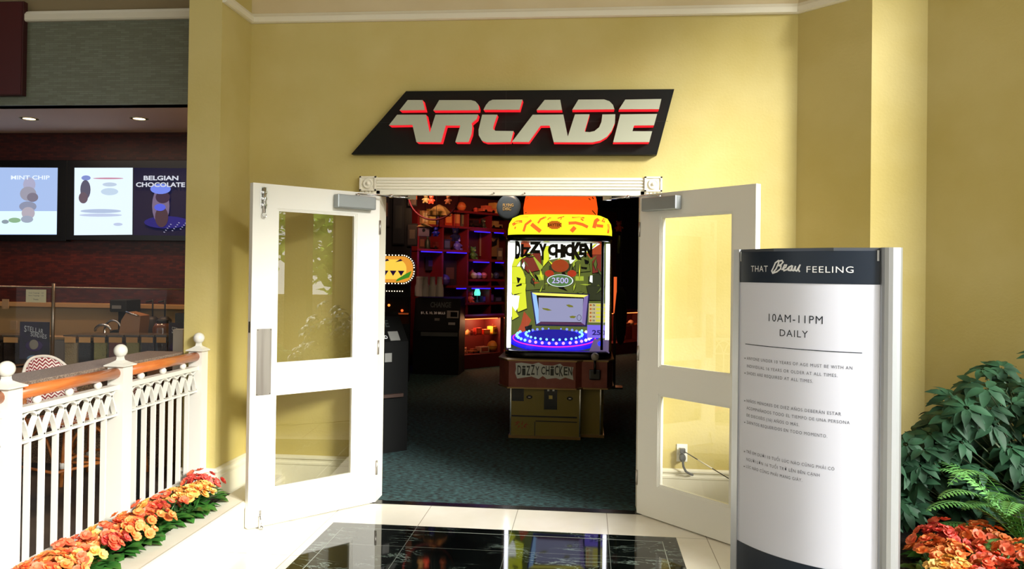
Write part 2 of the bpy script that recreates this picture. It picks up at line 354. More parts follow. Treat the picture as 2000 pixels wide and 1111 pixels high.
def leaf(name, hinge, rz, t, label):
    root = thing(name, label, None, (hinge[0], hinge[1], 0), rz, kind='structure')
    y0, y1 = (0, .045*t)
    mb = MB(); z0 = .008
    xs = (GL[0][0], GL[0][1])
    def B(a, b, c, d): mb.box(a, b, y0, y1, c, d)
    B(0, xs[0]-.014, z0, HD-.002); B(xs[1]+.014, LW, z0, HD-.002)
    a0, a1 = xs[0]-.014, xs[1]+.014
    B(a0, a1, z0, GL[0][2]-.014); B(a0, a1, GL[0][3]+.014, GL[1][2]-.014); B(a0, a1, GL[1][3]+.014, HD-.002)
    for (x0, x1, c0, c1) in GL:                                   # glazing beads, stepped in
        for (q0, q1, w) in ((-.014, -.006, .008), (-.006, .003, .016)):
            yy0, yy1 = (w*t*.6, y1-w*t*.6)
            mb.box(x0+q0, x0+q1, yy0, yy1, c0+q0, c1-q0); mb.box(x1-q1, x1-q0, yy0, yy1, c0+q0, c1-q0)
            mb.box(x0+q1, x1-q1, yy0, yy1, c0+q0, c0+q1); mb.box(x0+q1, x1-q1, yy0, yy1, c1-q1, c1-q0)
    mb.build('door_frame', M_white, root)
    for (x0, x1, c0, c1) in GL:
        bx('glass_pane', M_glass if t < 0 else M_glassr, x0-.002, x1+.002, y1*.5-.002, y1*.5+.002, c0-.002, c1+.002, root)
    f = -t                                                        # towards the viewer
    cx0, cx1 = .068, .368
    cl = MB().box(cx0, cx1, 0, f*.062, 2.066, 2.158, bev=.008).build('door_closer', M_closer, root)
    MB().lathe([(.016, 0), (.016, .014)], (0, 0, 0), 12, T=TR(.2, f*.03, 2.157)).build('spindle', M_chrome, cl)
    for z in (.25, 1.1, 1.95): MB().tube([(-.002, f*.004, z-.05), (-.002, f*.004, z+.05)], .007).build('hinge', M_steel, root)
    return root
aL, aR = .8302, .8237
d1 = leaf('door_1', (-W2, -.03), PI+aL, -1, 'open white glazed door leaf on the left with push plate and bolts')
d2 = leaf('door_2', (W2, -.03), -aR, 1, 'open white glazed door leaf on the right partly behind the standing sign')
# left leaf hardware (faces +y)
mb = MB().box(.797, .897, 0, .003, .84, 1.264, bev=.001)
pp = mb.build('push_plate', M_steel, d1)
for x in (.803, .891):
    for z in (.848, 1.256): MB().lathe([(.004, 0), (.003, .002)], (0, 0, 0), 8, T=TR(x, .003, z)@RX(-PI/2)).build('screw', M_chrome, pp)
mb = MB().box(.845, .885, 0, .004, 2.03, 2.165, bev=.001); mb.tube([(.865, .016, 2.0), (.865, .016, 2.16)], .009); 
for z in (2.05, 2.09, 2.13): mb.box(.85, .88, 0, .024, z-.008, z+.008, bev=.003)
mb.tube([(.865+.013*math.sin(a), .016, 1.985+.016*math.cos(a)) for a in [i*.55 for i in range(10)]], .0035)
mb.build('surface_bolt', M_chrome, d1)
mb = MB().box(.852, .872, 0, .014, .075, .115, bev=.003); mb.tube([(.862, .012, .09), (.862, .028, .04), (.864, .035, .012)], .005); mb.lathe([(.014, 0), (.014, .012), (.008, .02)], (.864, .036, .004), 10)
mb.build('kick_stop', M_chrome, d1)
bx('latch', M_black, LW, LW+.002, -.032, -.012, 1.24, 1.31, d1)
for s, d in ((-1, d1), (1, d2)):
    a = aL if s < 0 else aR
    hinge = Vector((s*W2, -.03)); u = Vector((s*math.cos(a), -math.sin(a))); nf = Vector((-s*math.sin(a), -math.cos(a)))
    sp = hinge+u*.2+nf*.03
    mb = MB(); e1 = (sp.x, sp.y, 2.172); e2 = (s*.83, -.045, 2.172); e3 = (s*.69, .02, 2.163)
    mb.tube([e1, e2], .006); mb.tube([e2, e3], .007); mb.lathe([(.014, -.01), (.014, .01)], e2, 10); mb.box(e3[0]-.03, e3[0]+.03, .005, .035, 2.155, 2.184)
    # in the leaf's own frame so that it swings with it
    o = mb.build('closer_arm', M_chrome); o.parent = d; o.matrix_parent_inverse = (TR(s*W2, -.03, 0)@RZ(PI+aL if s < 0 else -aR)).inverted()
# ================================================================== ARCADE SIGN
SY = -.06
def c2(q, ox, oy, sc): return atY(ox+q[0]/sc, oy+q[1]/sc, SY-.085)
def LA(q): p = c2(q, 740, 180, 2000/300); return (p.x, p.z)
def LB(q): p = c2(q, 1000, 180, 2000/300); return (p.x, p.z)
sg = thing('wall_sign', 'black parallelogram wall sign with grey stencil letters reading ARCADE lit red', 'sign', (0, 0, 2.69))
def loc(p): return (p[0], p[1]-2.69)
bd = [atY(793, 178, SY), atY(1317, 174, SY), atY(1283, 302, SY), atY(686, 301, SY)]
M_signb = mat('sign_black', '121310', .45, spec=.2, col2='0e0f0d', scale=3)
board = MB().prism([loc((p.x, p.z)) for p in bd], SY, -.001, 'y').build('board', M_signb, sg)
zz = [(p.x, p.z-2.69) for p in bd]
mb = MB(); xr = atY(1290, 215, SY).z-2.69
mb.box(zz[0][0]-.2, zz[1][0]-.04, SY-.0008, SY, -.001, .0005); mb.box(-.02, -.0185, SY-.0008, SY, zz[3][1]+.005, zz[0][1]-.005)
mb.build('panel_joint', M_black, board)
def arc(c, r, a0, a1, n=6, ry=None): return [(c[0]+r*math.cos(math.radians(a0+(a1-a0)*i/n)), c[1]+(ry or r)*math.sin(math.radians(a0+(a1-a0)*i/n))) for i in range(n+1)]
pieces = [
 (LA, [(375, 102), (568, 102), (600, 232), (268, 236)]),
 (LA, [(785, 103), (1200, 103), (1255, 118), (1290, 155), (1303, 200), (1300, 234), (707, 236)]),
 (LA, [(1480, 98), (1868, 96), (1830, 228), (1362, 228), (1395, 165), (1435, 118)]),
 (LA, [(238, 293), (612, 292), (661, 530), (737, 292), (1290, 290), (1275, 345), (1205, 405), (1215, 440), (1205, 540), (1165, 648), (995, 648), (1060, 433), (868, 433), (808, 650), (488, 648), (437, 425), (130, 430)]),
 (LA, [(1345, 292), (1540, 292), (1490, 440), (1487, 480), (1520, 503), (1752, 506), (1715, 648), (1400, 652), (1340, 630), (1300, 560), (1297, 490)]),
 (LB, [(425, 100), (628, 99), (652, 232), (320, 232)]),
 (LB, [(865, 96), (1200, 94), (1270, 118), (1315, 165), (1333, 222), (785, 227)]),
 (LB, [(1475, 96), (1945, 88), (1915, 220), (1393, 222)]),
 (LB, [(270, 293), (668, 290), (727, 578), (820, 288), (1010, 287), (948, 500), (952, 515), (1010, 520), (1075, 505), (1135, 455), (1165, 385), (1177, 290), (1345, 287), (1340, 400), (1300, 500), (1235, 580), (1150, 630), (1050, 652), (543, 650), (490, 433), (372, 435), (218, 648), (0, 646)]),
 (LB, [(1410, 288), (1890, 283), (1850, 430), (1590, 433), (1568, 507), (1825, 508), (1788, 648), (1318, 650)]),
]
M_face = mat('letter_grey', 'b4b6a2', .45); M_redled = emi('red_led', 'e01822', 1.3); M_redspot = emi('red_led_spot', 'ff3038', 2.2)
for i, (f, pts) in enumerate(pieces):
    P = [loc(f(q)) for q in pts]
    o = MB().prism(P, SY-.085, SY-.075, 'y').build('letter', M_face, sg)
    cx = sum(p[0] for p in P)/len(P); cz = sum(p[1] for p in P)/len(P)
    MB().prism([(p[0], p[1]) for p in P], SY-.075, SY-.001, 'y').build('red_return', M_redled, o)
# ================================================================== RAILING
XR = -2.0
rl = thing('railing', 'white metal railing with pointed arches and round orange wooden handrail', 'railing', (XR, -1.4, .168))
def Lz(z): return z-.168
def Ly(y): return y+1.4
posts = [atX(388, 690, XR).y-.0, atX(235, 720, XR).y, atX(12, 760, XR).y]; posts.append(posts[2]-.92)
zcap = atX(388, 683, XR).z; ztop = atX(388, 658, XR).z
zh = (atX(277, 706, XR).z+atX(277, 730, XR).z)/2
zu1, zu0 = atX(277, 739, XR).z, atX(277, 748, XR).z
zm = atX(277, 794, XR).z; zb = atX(356, 943, XR).z
HW = .045
def bandp(mb, pts, th=.010, xw=.013):
    n = len(pts); L, Rr = [], []
    for i, p in enumerate(pts):
        a = pts[max(0, i-1)]; b = pts[min(n-1, i+1)]; dx, dz = b[0]-a[0], b[1]-a[1]; l = math.hypot(dx, dz) or 1
        L.append((p[0]-dz/l*th/2, p[1]+dx/l*th/2)); Rr.append((p[0]+dz/l*th/2, p[1]-dx/l*th/2))
    for i in range(n-1):
        q = [L[i], L[i+1], Rr[i+1], Rr[i]]
        mb.prism([(Ly(y), Lz(z)) for y, z in q], -xw, xw, 'x')
for y in posts:
    mb = MB(); y_ = Ly(y); mb.box(-HW, HW, y_-HW, y_+HW, 0, Lz(zcap)-.004)
    mb.lathe([(.085, 0), (.085, .006), (.05, .018), (.024, .03), (.02, .04), (.02, .05)], (0, y_, Lz(zcap)-.004), 4, smooth=False, T=TR(0, y_, 0)@RZ(PI/4)@TR(0, -y_, 0))
    mb.ball((0, y_, Lz(zcap)+.078), .036, 16, 12)
    mb.build('post', M_rail, rl)
for a, b in zip(posts, posts[1:]):
    ya, yb = a-HW, b+HW
    mb = MB(); mb.tube([(0, Ly(ya+.0), Lz(zh)), (0, Ly(yb), Lz(zh))], .03, 14); mb.build('handrail', M_wood, rl)
    mb = MB(); mb = None
    for q0, q1, hw_ in ((zu0, zu1, .024), (zm-.006, zm+.006, .016), (zb-.008, zb+.010, .016)): MB().box(-hw_, hw_, Ly(ya), Ly(yb), Lz(q0), Lz(q1)).build('rail_bar', M_rail, rl)
    n = 8; st = (yb-ya)/n
    for k in range(1, n): MB().box(-.014, .014, Ly(ya+st*k)-.006, Ly(ya+st*k)+.006, Lz(zb)-(.07 if k % 2 else .0), Lz(zm)+.01).build('baluster', M_rail, rl)
    mb = MB()
    ar = zu0-zm
    for k in range(-1, n):
        c0 = ya+st*k; 
        pts = []
        for j in range(13):
            u = j/12; y = c0+st*2*u; h = 1-abs(2*u-1)**2.4
            if (y-ya)*(yb-ya) < -1e-6 or abs(y-ya) > abs(yb-ya)+1e-6: continue
            pts.append((y, zm+ar*h*.97))
        if len(pts) > 1: bandp(mb, pts)
    for k in range(n+1): mb.box(-.013, .013, Ly(ya+st*k)-.005, Ly(ya+st*k)+.005, Lz(zm), Lz(zm)+ar*.12)
    mb.build('arch_band', M_rail, rl)
    for k in range(3):
        y = ya+(yb-ya)*(.2+.3*k); r = (zh-.03-zu1)/2
        MB().ball((0, Ly(y), Lz(zu1)+.017), .021, 12, 8).build('rail_ball', M_rail, rl)
# bar counter slab behind the railing
mb = MB().box(-2.40, -2.135, -3.6, -.42, 1.045, 1.08, bev=.006)
M_gran = mat('granite', '6b5a4e', .35, col2='a08f80', scale=160, detail=2, lo=.4, hi=.62)
sl = thing('bar_counter', 'long speckled granite bar counter running just behind the railing', 'counter', (0, 0, 0)); mb.build('top', M_gran, sl)
for y in (-3.2, -1.9, -.7): MB().box(-2.29, -2.25, y-.02, y+.02, .17, 1.046).box(-2.36, -2.18, y-.1, y+.1, .168, .18).build('leg', M_black, sl)
# ================================================================== STANDING SIGN
def ground(px, dep):
    v = Fw*FPX+Rt*(px-1000); v = v*(dep/FPX); return Vector((CAM.x+v.x, CAM.y+v.y))
A = ground(1438, 3.36); B = ground(1731, 2.93)
ch = B-A; Lc = ch.length; uc = ch/Lc; nc = Vector((uc.y, -uc.x))       # nc towards the viewer
SAG = .085; RAD = (Lc*Lc/4+SAG*SAG)/(2*SAG); HALF = math.asin(Lc/2/RAD); ARC = 2*HALF*RAD
cen = (A+B)/2-nc*(RAD-SAG)
def arcp(s, off=0):
    th = -HALF+s/RAD; d = uc*math.sin(th)+nc*math.cos(th); return cen+d*(RAD+off)
ST = thing('standing_sign', 'tall curved freestanding notice sign with aluminium sides and dark header band', 'sign', ((A.x+B.x)/2, (A.y+B.y)/2, 0))
def LW2(p, z): return (p.x-ST.location.x, p.y-ST.location.y, z)
def surf(px, py):                                                     # pixel -> (s, z) on the curved face
    best = None; d = ray(px, py); 
    o = Vector((CAM.x, CAM.y))-cen; dd = Vector((d.x, d.y)); a = dd.dot(dd); b = 2*o.dot(dd); c = o.dot(o)-RAD*RAD
    t = (-b-math.sqrt(b*b-4*a*c))/(2*a); P = o+dd*t; th = math.atan2(P.dot(uc), P.dot(nc)); return (th+HALF)*RAD, CAM.z+d.z*t
def curved(mb, s0, s1, z0, z1, off0, off1, n=56, mi=0, zf=None):
    rows = []
    for i in range(n+1):
        s = s0+(s1-s0)*i/n; zt = z1 if zf is None else zf(s)
        rows.append([mb.bm.verts.new(LW2(arcp(s, o), z)) for o, z in ((off0, z0), (off1, z0), (off1, zt), (off0, zt))])
    for a, b in zip(rows, rows[1:]):
        for k in range(4): f = mb.bm.faces.new((a[k], b[k], b[(k+1) % 4], a[(k+1) % 4])); f.material_index = mi
    mb.bm.faces.new(rows[0][::-1]); mb.bm.faces.new(rows[-1])
zt = surf(1580, 484)[1]; sR = surf(1719, 600)[0]; sL = surf(1445, 600)[0]
mb = MB(); curved(mb, sL, sR, .05, zt-.012, -.02, 0); mb.build('notice_panel', M_paper, ST)
zh0 = surf(1445, 551)[1]
mb = MB(); curved(mb, sL, sR, zh0, zt-.012, 0, .0015); hd = mb.build('header_band', M_navy, ST)
zb0 = surf(1442, 1055)[1]
mb = MB(); curved(mb, sL, sR, .05, zb0, 0, .0015); mb.build('footer_band', M_navy, ST)
def strip(s0, s1, off0, off1, z0, z1, mb): curved(mb, s0, s1, z0, z1, off0, off1, 3)
mb = MB(); strip(surf(1434, 600)[0], sL, -.05, .006, .03, zt, mb); mb.build('side_profile', M_alu, ST)
mb = MB(); s1 = sR+.075
pr = []
for i in range(9): a = PI*i/8; pr.append((sR+.0375-.0375*math.cos(a), .004+.022*math.sin(a)))
pr += [(s1, -.05), (sR, -.05)]
P2d = [LW2(arcp(s, o), 0)[:2] for s, o in pr]
mb.prism(P2d, .03, zt, 'z'); mb.build('side_profile', M_aluw, ST)
mb = MB(); strip(surf(1434, 600)[0], s1, -.05, .004, zt-.012, zt, mb); mb.build('top_cap', mat('cap_dark', '4a4f57', .4), ST)
for s in (sL+.004, sR-.012): mb = MB(); curved(mb, s, s+.007, zt-.05, zt-.01, .0016, .003, 2); mb.build('clip', M_aluw, ST)
mb = MB(); curved(mb, surf(1434, 600)[0], s1, 0, .04, -.16, .12, 12); mb.build('base', M_alu, ST)
def signtext(body, px0, py0, px1, pyh, mi_mat, parent, off=.0006, space=1.12, bold=0, shear=0, z=None):
    """text from pixel column px0 to px1, cap height pyh px at its start (baseline py0)"""
    s0, z0 = surf(px0, py0); s1, _ = surf(px1, py0+5); zt1 = surf(px0, py0-pyh)[1]
    me, a, b, c, d = textmesh(body, 1, 0, bold, shear, space); capm, _, _, c0, d0 = textmesh('H', 1)
    sx = (s1-s0)/(b-a); sz = (zt1-z0)/(d0-c0)
    mb = MB()
    for v in me.vertices:
        p = arcp(s0+(v.co.x-a)*sx, off); mb.bm.verts.new(LW2(p, z0+(v.co.y)*sz))
    mb.bm.verts.ensure_lookup_table()
    for p in me.polygons:
        try: mb.bm.faces.new([mb.bm.verts[i] for i in p.vertices])
        except ValueError: pass
    o = mb.build('lettering', mi_mat, parent, recalc=False)
    return o
signtext('THAT', 1467.5, 530.5, 1500, 11.5, M_inkw, ST, off=.0022)
signtext('FEELING', 1575.5, 532, 1667, 12, M_inkw, ST, off=.0022)
# the script word, drawn as strokes
def script(strokes, off, wdt):
    mb = MB()
    for st in strokes:
        P = []
        for (x, y) in st: s, z = surf(1420+x/3.4706, 470+y/3.4706); P.append((s, z))
        for (a, b) in zip(P, P[1:]):
            dx, dz = b[0]-a[0], b[1]-a[1]; l = math.hypot(dx, dz) or 1e-6; nx, nz = -dz/l*wdt/2, dx/l*wdt/2; ex, ez = dx/l*wdt*.4, dz/l*wdt*.4
            q = [(a[0]-ex+nx, a[1]-ez+nz), (b[0]+ex+nx, b[1]+ez+nz), (b[0]+ex-nx, b[1]+ez-nz), (a[0]-ex-nx, a[1]-ez-nz)]
            mb.poly([LW2(arcp(s, off), z) for s, z in q])
    return mb.build('lettering', M_inkw, ST, recalc=False)
script([[(312, 218), (335, 190), (352, 150), (350, 135), (330, 150), (315, 185), (305, 205), (312, 220), (340, 210), (365, 190), (368, 172), (350, 168)],
        [(345, 140), (375, 134), (382, 145), (368, 162), (348, 168)],
        [(375, 195), (400, 178), (405, 165), (392, 165), (382, 185), (388, 203), (408, 195), (422, 180)],
        [(440, 170), (424, 178), (418, 200), (432, 202), (445, 172), (440, 200), (452, 203), (465, 175), (462, 200), (474, 205), (485, 185), (496, 165), (484, 195), (492, 208)]], .0022, .006)
signtext('10AM-11PM', 1501.5, 627, 1607, 14.5, M_navy, ST, space=1.15)
signtext('DAILY', 1523, 656, 1578, 13, M_navy, ST, space=1.15)
s0, z0 = surf(1456, 671.5); s1_, _ = surf(1684, 691)
mb = MB(); curved(mb, s0, s1_, z0-.0015, z0+.0015, .0003, .0008); mb.build('rule_line', M_navy, ST)
lines = [('ANYONE UNDER 10 YEARS OF AGE MUST BE WITH AN', 1459, 702, 1665), ('INDIVIDUAL 16 YEARS OR OLDER AT ALL TIMES.', 1459, 717, 1636), ('SHOES ARE REQUIRED AT ALL TIMES.', 1459, 731, 1588),
 ('NIÑOS MENORES DE DIEZ AÑOS DEBERÁN ESTAR', 1458.5, 785, 1643), ('ACOMPAÑADOS TODO EL TIEMPO DE UNA PERSONA', 1458.5, 799, 1660), ('DE DIECISÉIS (16) AÑOS O MÁS.', 1458.5, 813, 1561), ('ZAPATOS REQUERIDOS EN TODO MOMENTO.', 1458.5, 827, 1616),
 ('TRẺ EM DƯỚI 10 TUỔI LÚC NÀO CŨNG PHẢI CÓ', 1458, 884, 1630), ('NGƯỜI LỚN 16 TUỔI TRỞ LÊN BÊN CẠNH', 1458, 899, 1601), ('LÚC NÀO CŨNG PHẢI MANG GIÀY.', 1457.5, 913, 1567)]
for i, (t, a, y, b) in enumerate(lines):
    signtext(t, a, y, b, 5.6, M_ink, ST, space=1.2)
    if i in (0, 2, 3, 6, 7, 9): signtext('•', a-5, y, a-2.5, 5.6, M_ink, ST)
# outlet and cable behind the right door
ol = thing('wall_outlet', 'white wall outlet with two grey plugs seen through the right door glass', 'outlet', (1.22, 0, .42))
MB().box(-.036, .036, -.006, 0, -.058, .062, bev=.002).build('cover_plate', M_white, ol)
Msk = mat('socket', 'd8d6cc', .4); MB().box(-.016, .016, -.012, -.006, .012, .04).build('socket', Msk, ol); MB().box(-.016, .016, -.012, -.006, -.04, -.012).build('socket', Msk, ol)
M_grey = mat('plug_grey', '4a4c4e', .5)
pc = thing('power_cable', 'thin black cable stretched from the wall outlet towards the standing sign', 'cable', (1.22, -.02, .44))
MB().box(-.018, .018, -.03, 0, -.012, .018, bev=.003).build('plug', M_grey, pc)
q = atY(1426, 936, -.3); q = (q.x-1.22, q.y+.02, q.z-.44); st = (.012, -.03, .0); mid = [tuple(st[k]+(q[k]-st[k])*f for k in range(3)) for f in (.3, .62)]
MB().tube([st, mid[0]], .0035).tube([mid[1], q, (q[0]*2.1, q[1]*2.0, -.36), (.75, -1.0, -.433), (.42, -1.75, -.433)], .0035).build('cord', M_black, pc)
MB().tube([mid[0], mid[1]], .0045).build('connector', M_trim, pc)
pd = thing('power_plug', 'grey round plug with a short cord curling down from the lower socket', 'plug', (1.22, -.02, .38))
MB().lathe([(.022, 0), (.022, .03), (.012, .038)], (0, 0, 0), 14, T=TR(0, .004, .015)@RX(PI/2), sy=1.3).build('plug_body', M_grey, pd)
MB().tube([(0, -.03, 0), (.004, -.035, -.04), (.02, -.04, -.07), (.05, -.03, -.09), (.07, -.01, -.1)], .008).build('cord', M_grey, pd)
# ================================================================== PLANTS
M_leaf = mat('begonia_leaf', '2c5c26', .35, col2='3f7a30', scale=14, coat=.2)
M_fol = [mat('bloom_orange', 'ee7a34', .55, col2='f29a58', scale=40, sss=.1), mat('bloom_coral', 'e85c38', .55, col2='ee805a', scale=40), mat('bloom_yellow', 'f6b24a', .55, col2='f8cc7c', scale=40), mat('bloom_red', 'de4440', .55, col2='ee6a58', scale=40)]
def bloom(mb, c, n, r, rg, mi):
    n = n.normalized(); u = n.orthogonal().normalized(); v = n.cross(u)
    for lay, (k, rr, tilt) in enumerate(((5, r, .25), (4, r*.62, .75))):
        a0 = rg.random()*6
        for j in range(k):
            a = a0+2*PI*j/k; d = u*math.cos(a)+v*math.sin(a); t = (-u*math.sin(a)+v*math.cos(a)); up = n*tilt
            b0 = c+n*.002*lay; w_ = rr*.62
            tip = b0+(d+up).normalized()*rr; m1 = b0+(d+up*.6).normalized()*rr*.62
            vs = [b0, m1-t*w_+n*rr*.12, tip-t*w_*.55+n*rr*.1, tip+t*w_*.55+n*rr*.1, m1+t*w_+n*rr*.12]
            mb.poly([vs[0], vs[1], vs[2], vs[3], vs[4]], mi, True)
def leafq(mb, base, d, nrm, ln, wd, mi=0, droop=.25, seg=3, tipw=.5):
    d = d.normalized(); t = d.cross(nrm).normalized(); n2 = t.cross(d)
    prev = None
    for i in range(seg+1):
        u = i/seg; p = base+d*ln*u-n2*(droop*ln*u*u); w_ = wd*math.sin(PI*min(1, .12+u*.88))**.8*(.5 if i == 0 else 1)
        if i == seg: w_ = wd*.06
        row = (p-t*w_+n2*w_*.25, p, p+t*w_+n2*w_*.25)
        row = [mb.bm.verts.new(mb.T@x) for x in row]
        if prev:
            for k in (0, 1):
                f = mb.bm.faces.new((prev[k], prev[k+1], row[k+1], row[k])); f.material_index = mi; f.smooth = True
        prev = row
def begonia(name, label, rg, pal, group):
    root = thing(name, label, 'flower', group=group)
    lf = MB()
    for i in range(44):
        a = rg.random()*2*PI; el = rg.uniform(-.1, 1.2); d = Vector((math.cos(a)*math.cos(el), math.sin(a)*math.cos(el), math.sin(el)*.6))
        base = Vector((0, 0, .03))+d*rg.uniform(.03, .085)
        leafq(lf, base, d+Vector((0, 0, .1)), Vector((0, 0, 1)), rg.uniform(.05, .075), rg.uniform(.022, .032), droop=.35)
    for i in range(7):
        a = rg.random()*2*PI; lf.tube([(0, 0, 0), (math.cos(a)*.03, math.sin(a)*.03, .07), (math.cos(a)*.06, math.sin(a)*.06, .13)], .003, 5)
    lf.build('foliage', M_leaf, root, recalc=False)
    bl = MB()
    for k in range(8):                       # clusters
        a = rg.random()*2*PI; rr = .085*math.sqrt(rg.random()); cc = Vector((rr*math.cos(a), rr*math.sin(a), .15-rr*.5)); ci = rg.choice(pal)
        for j in range(rg.randint(4, 7)):
            o = Vector((rg.gauss(0, .024), rg.gauss(0, .024), rg.gauss(0, .012)))
            n = (cc+o-Vector((0, 0, .04))).normalized()+Vector((rg.gauss(0, .3), rg.gauss(0, .3), .2))
            bloom(bl, cc+o, n, rg.uniform(.017, .024), rg, ci)
    bl.build('blossoms', M_fol, root, recalc=False)
    return root
rg = random.Random(3)
PAL = [[0, 0, 1], [1, 1, 0, 3], [2, 2, 0], [3, 3, 1], [0, 1, 2], [1, 0, 0, 2]]
PN = ['orange', 'coral', 'amber yellow', 'red', 'mixed orange', 'orange and coral']
protos = [begonia('begonia_plant', 'x', rg, p, None) for p in PAL]
used = set()
ordw = ['nearest the camera', 'second from the near end', 'third from the near end', 'fourth from the near end', 'fifth from the near end', 'sixth from the near end', 'seventh from the near end', 'eighth from the near end', 'ninth from the near end', 'tenth from the near end', 'eleventh from the near end', 'second from the yellow pillar', 'at the yellow pillar end']
def put(i, loc, rz, label, group, sc=1):
    if i not in used: o = protos[i]; used.add(i); o.location = loc; o.rotation_euler = (0, 0, rz)
    else: o = copy_tree(protos[i], loc, rz)
    o.scale = (sc, sc, sc); o['label'] = label; o['group'] = group; return o
seq = [0, 1, 5, 0, 4, 1, 5, 0, 1, 4, 2, 2, 3]
for k in range(13):
    y = -2.66+k*.158
    put(seq[k], (-1.83+rg.uniform(-.015, .03), y, .150), rg.random()*6, PN[seq[k]]+' begonia beside the white railing, '+ordw[k], 'begonias along the railing', 1.28)

rown = ['front row', 'second row', 'third row', 'back row']
coln = ['at the sign end', 'second from the sign', 'third from the sign', 'fourth from the sign', 'fifth from the sign', 'sixth from the sign', 'seventh from the sign']
sq = [[1, 0, 2, 5, 0, 4, 1], [2, 1, 5, 0, 4, 0, 1], [0, 1, 0, 4, 1, 5, 3], [3, 0, 1, 1, 0, 5, 1]]
for r_ in range(4):
    y = -2.46+r_*.25
    for k in range((5, 5, 4, 2)[r_]):
        x = (2.0, 1.98, 2.07, 2.19)[r_]+k*.185
        put(sq[r_][k], (x, y+rg.uniform(-.03, .03), (.335-.01*r_)), rg.random()*6, PN[sq[r_][k]]+' begonia in the right flower bed, '+rown[r_]+', '+coln[k], 'begonias in the planter bed', 1.3)
# planter
pl = thing('planter_bed', 'low planter bed of dark soil behind the standing sign at the angled wall', 'planter')
pts = [(1.97, -2.78), (4.4, -2.78), (4.4, -1.45), (3.69, -1.42), (2.69, -.40), (2.13, -.40), (1.84, -2.28)]
MB().prism(pts, .0, .32, 'z').build('soil', mat('soil_dark', '17100b', .95, bump=.8, scale=40), pl)
mb = MB(); mb.prism([(1.79, -2.29), (1.84, -2.28), (2.13, -.39), (2.08, -.39)], 0, .38, 'z'); mb.prism([(1.79, -2.29), (1.94, -2.83), (1.97, -2.78), (1.84, -2.28)], 0, .38, 'z'); mb.prism([(1.94, -2.83), (4.4, -2.83), (4.4, -2.78), (1.97, -2.78)], 0, .38, 'z'); mb.build('kerb', M_ledge, pl)
# umbrella plant shrubs
M_sch = mat('schefflera_leaf', '1d3a28', .58, col2='2f573c', scale=9, spec=.25)
M_stem = mat('stem_green', '3a4a2a', .6)
def shrub(name, label, base, tips, rg):
    root = thing(name, label, 'shrub', base, group='umbrella shrubs in the planter')
    lf, st = MB(), MB()
    for (x, y, z, sc, d) in tips:
        c = Vector((x, y, z))-Vector(base); n = Vector(d).normalized()
        b = Vector((rg.gauss(0, .03), rg.gauss(0, .03), 0)); mdl = Vector((c.x*.5+b.x*.5, c.y*.5, c.z*.55))
        st.tube([b, mdl, c], [.006, .004, .0025], 5)
        u = n.orthogonal().normalized(); v = n.cross(u); k = rg.randint(7, 9); a0 = rg.random()*6
        for j in range(k):
            a = a0+2*PI*j/k+rg.uniform(-.15, .15); dd = u*math.cos(a)+v*math.sin(a)
            st_ = c+dd*.012*sc
            leafq(lf, st_, dd*1.0+n*rg.uniform(-.25, .15), n, sc*rg.uniform(.075, .105), sc*rg.uniform(.019, .026), droop=rg.uniform(.25, .5), seg=4)
    lf.build('leaves', M_sch, root, recalc=False); st.build('stems', M_stem, root)
    return root
rg = random.Random(11)
def tipset(n, x0, x1, ytop, rg, y0=-1.45, y1=-.85):
    out = []
    while len(out) < n:
        px = rg.uniform(x0, x1); Y = rg.uniform(y0, y1); t = rg.random()**.8
        yt = ytop(px); py = yt+(1010-yt)*t*.96
        p = atY(px, py, Y)
        if p.z < .33 or (p.x-2.662) > -(p.y+.361)-.12: 
            p = atY(px, py, -1.45)
            if p.z < .33: continue
        d = (rg.gauss(0, .35)-.15, rg.gauss(-.55, .25), .95)
        out.append((p.x, p.y, p.z, rg.uniform(.85, 1.15), d))
    return out
def yt1(px):
    return 845 if px < 1790 else 845-(px-1790)*1.0
def yt2(px): 
    xs = [(1800, 835), (1840, 800), (1850, 745), (1890, 765), (1900, 720), (1935, 695), (1960, 700), (1975, 735), (2000, 715), (2040, 690), (2090, 700)]
    for a, b in zip(xs, xs[1:]):
        if a[0] <= px <= b[0]: return a[1]+(b[1]-a[1])*(px-a[0])/(b[0]-a[0])
    return 720
shrub('umbrella_shrub', 'lower dark green umbrella leaf shrub right beside the standing sign', (2.62, -1.2, .321), tipset(125, 1690, 1835, yt1, rg), rg)
shrub('umbrella_shrub', 'taller dark green umbrella leaf shrub against the yellow wall at the right edge', (2.98, -1.3, .321), tipset(170, 1815, 2080, yt2, rg), rg)
# fern
M_fern = mat('fern_green', '5c9a50', .5, col2='7cbc68', scale=12)
def fern(label, base, fr, rg):
    root = thing('fern', label, 'fern', base, group='ferns in the planter')
    for (dx, dy, rise, ln) in fr:
        mb = MB(); n = 26; d = Vector((dx, dy, 0)).normalized(); prev = None; P = []
        for i in range(n+1):
            u = i/n; P.append(d*ln*1.3*(u-.12*u*u)+Vector((0, 0, .06+1.45*rise*ln*(1.25*u-.85*u*u))))
        mb.tube(P, [.003*(1-.7*i/n) for i in range(n+1)], 4)
        for i in range(3, n):
            t = (P[i+1]-P[i-1]).normalized(); side = t.cross(Vector((0, 0, 1))).normalized(); nn = side.cross(t); u = i/n
            l = .06*math.sin(PI*min(1, u*1.02))**.6+.004
            for sg_ in (-1, 1): leafq(mb, P[i], side*sg_+t*.35, nn, l, .0070, droop=.15, seg=2)
        mb.build('frond', M_fern, root, recalc=False)
    return root
b = atY(2005, 1010, -1.62)
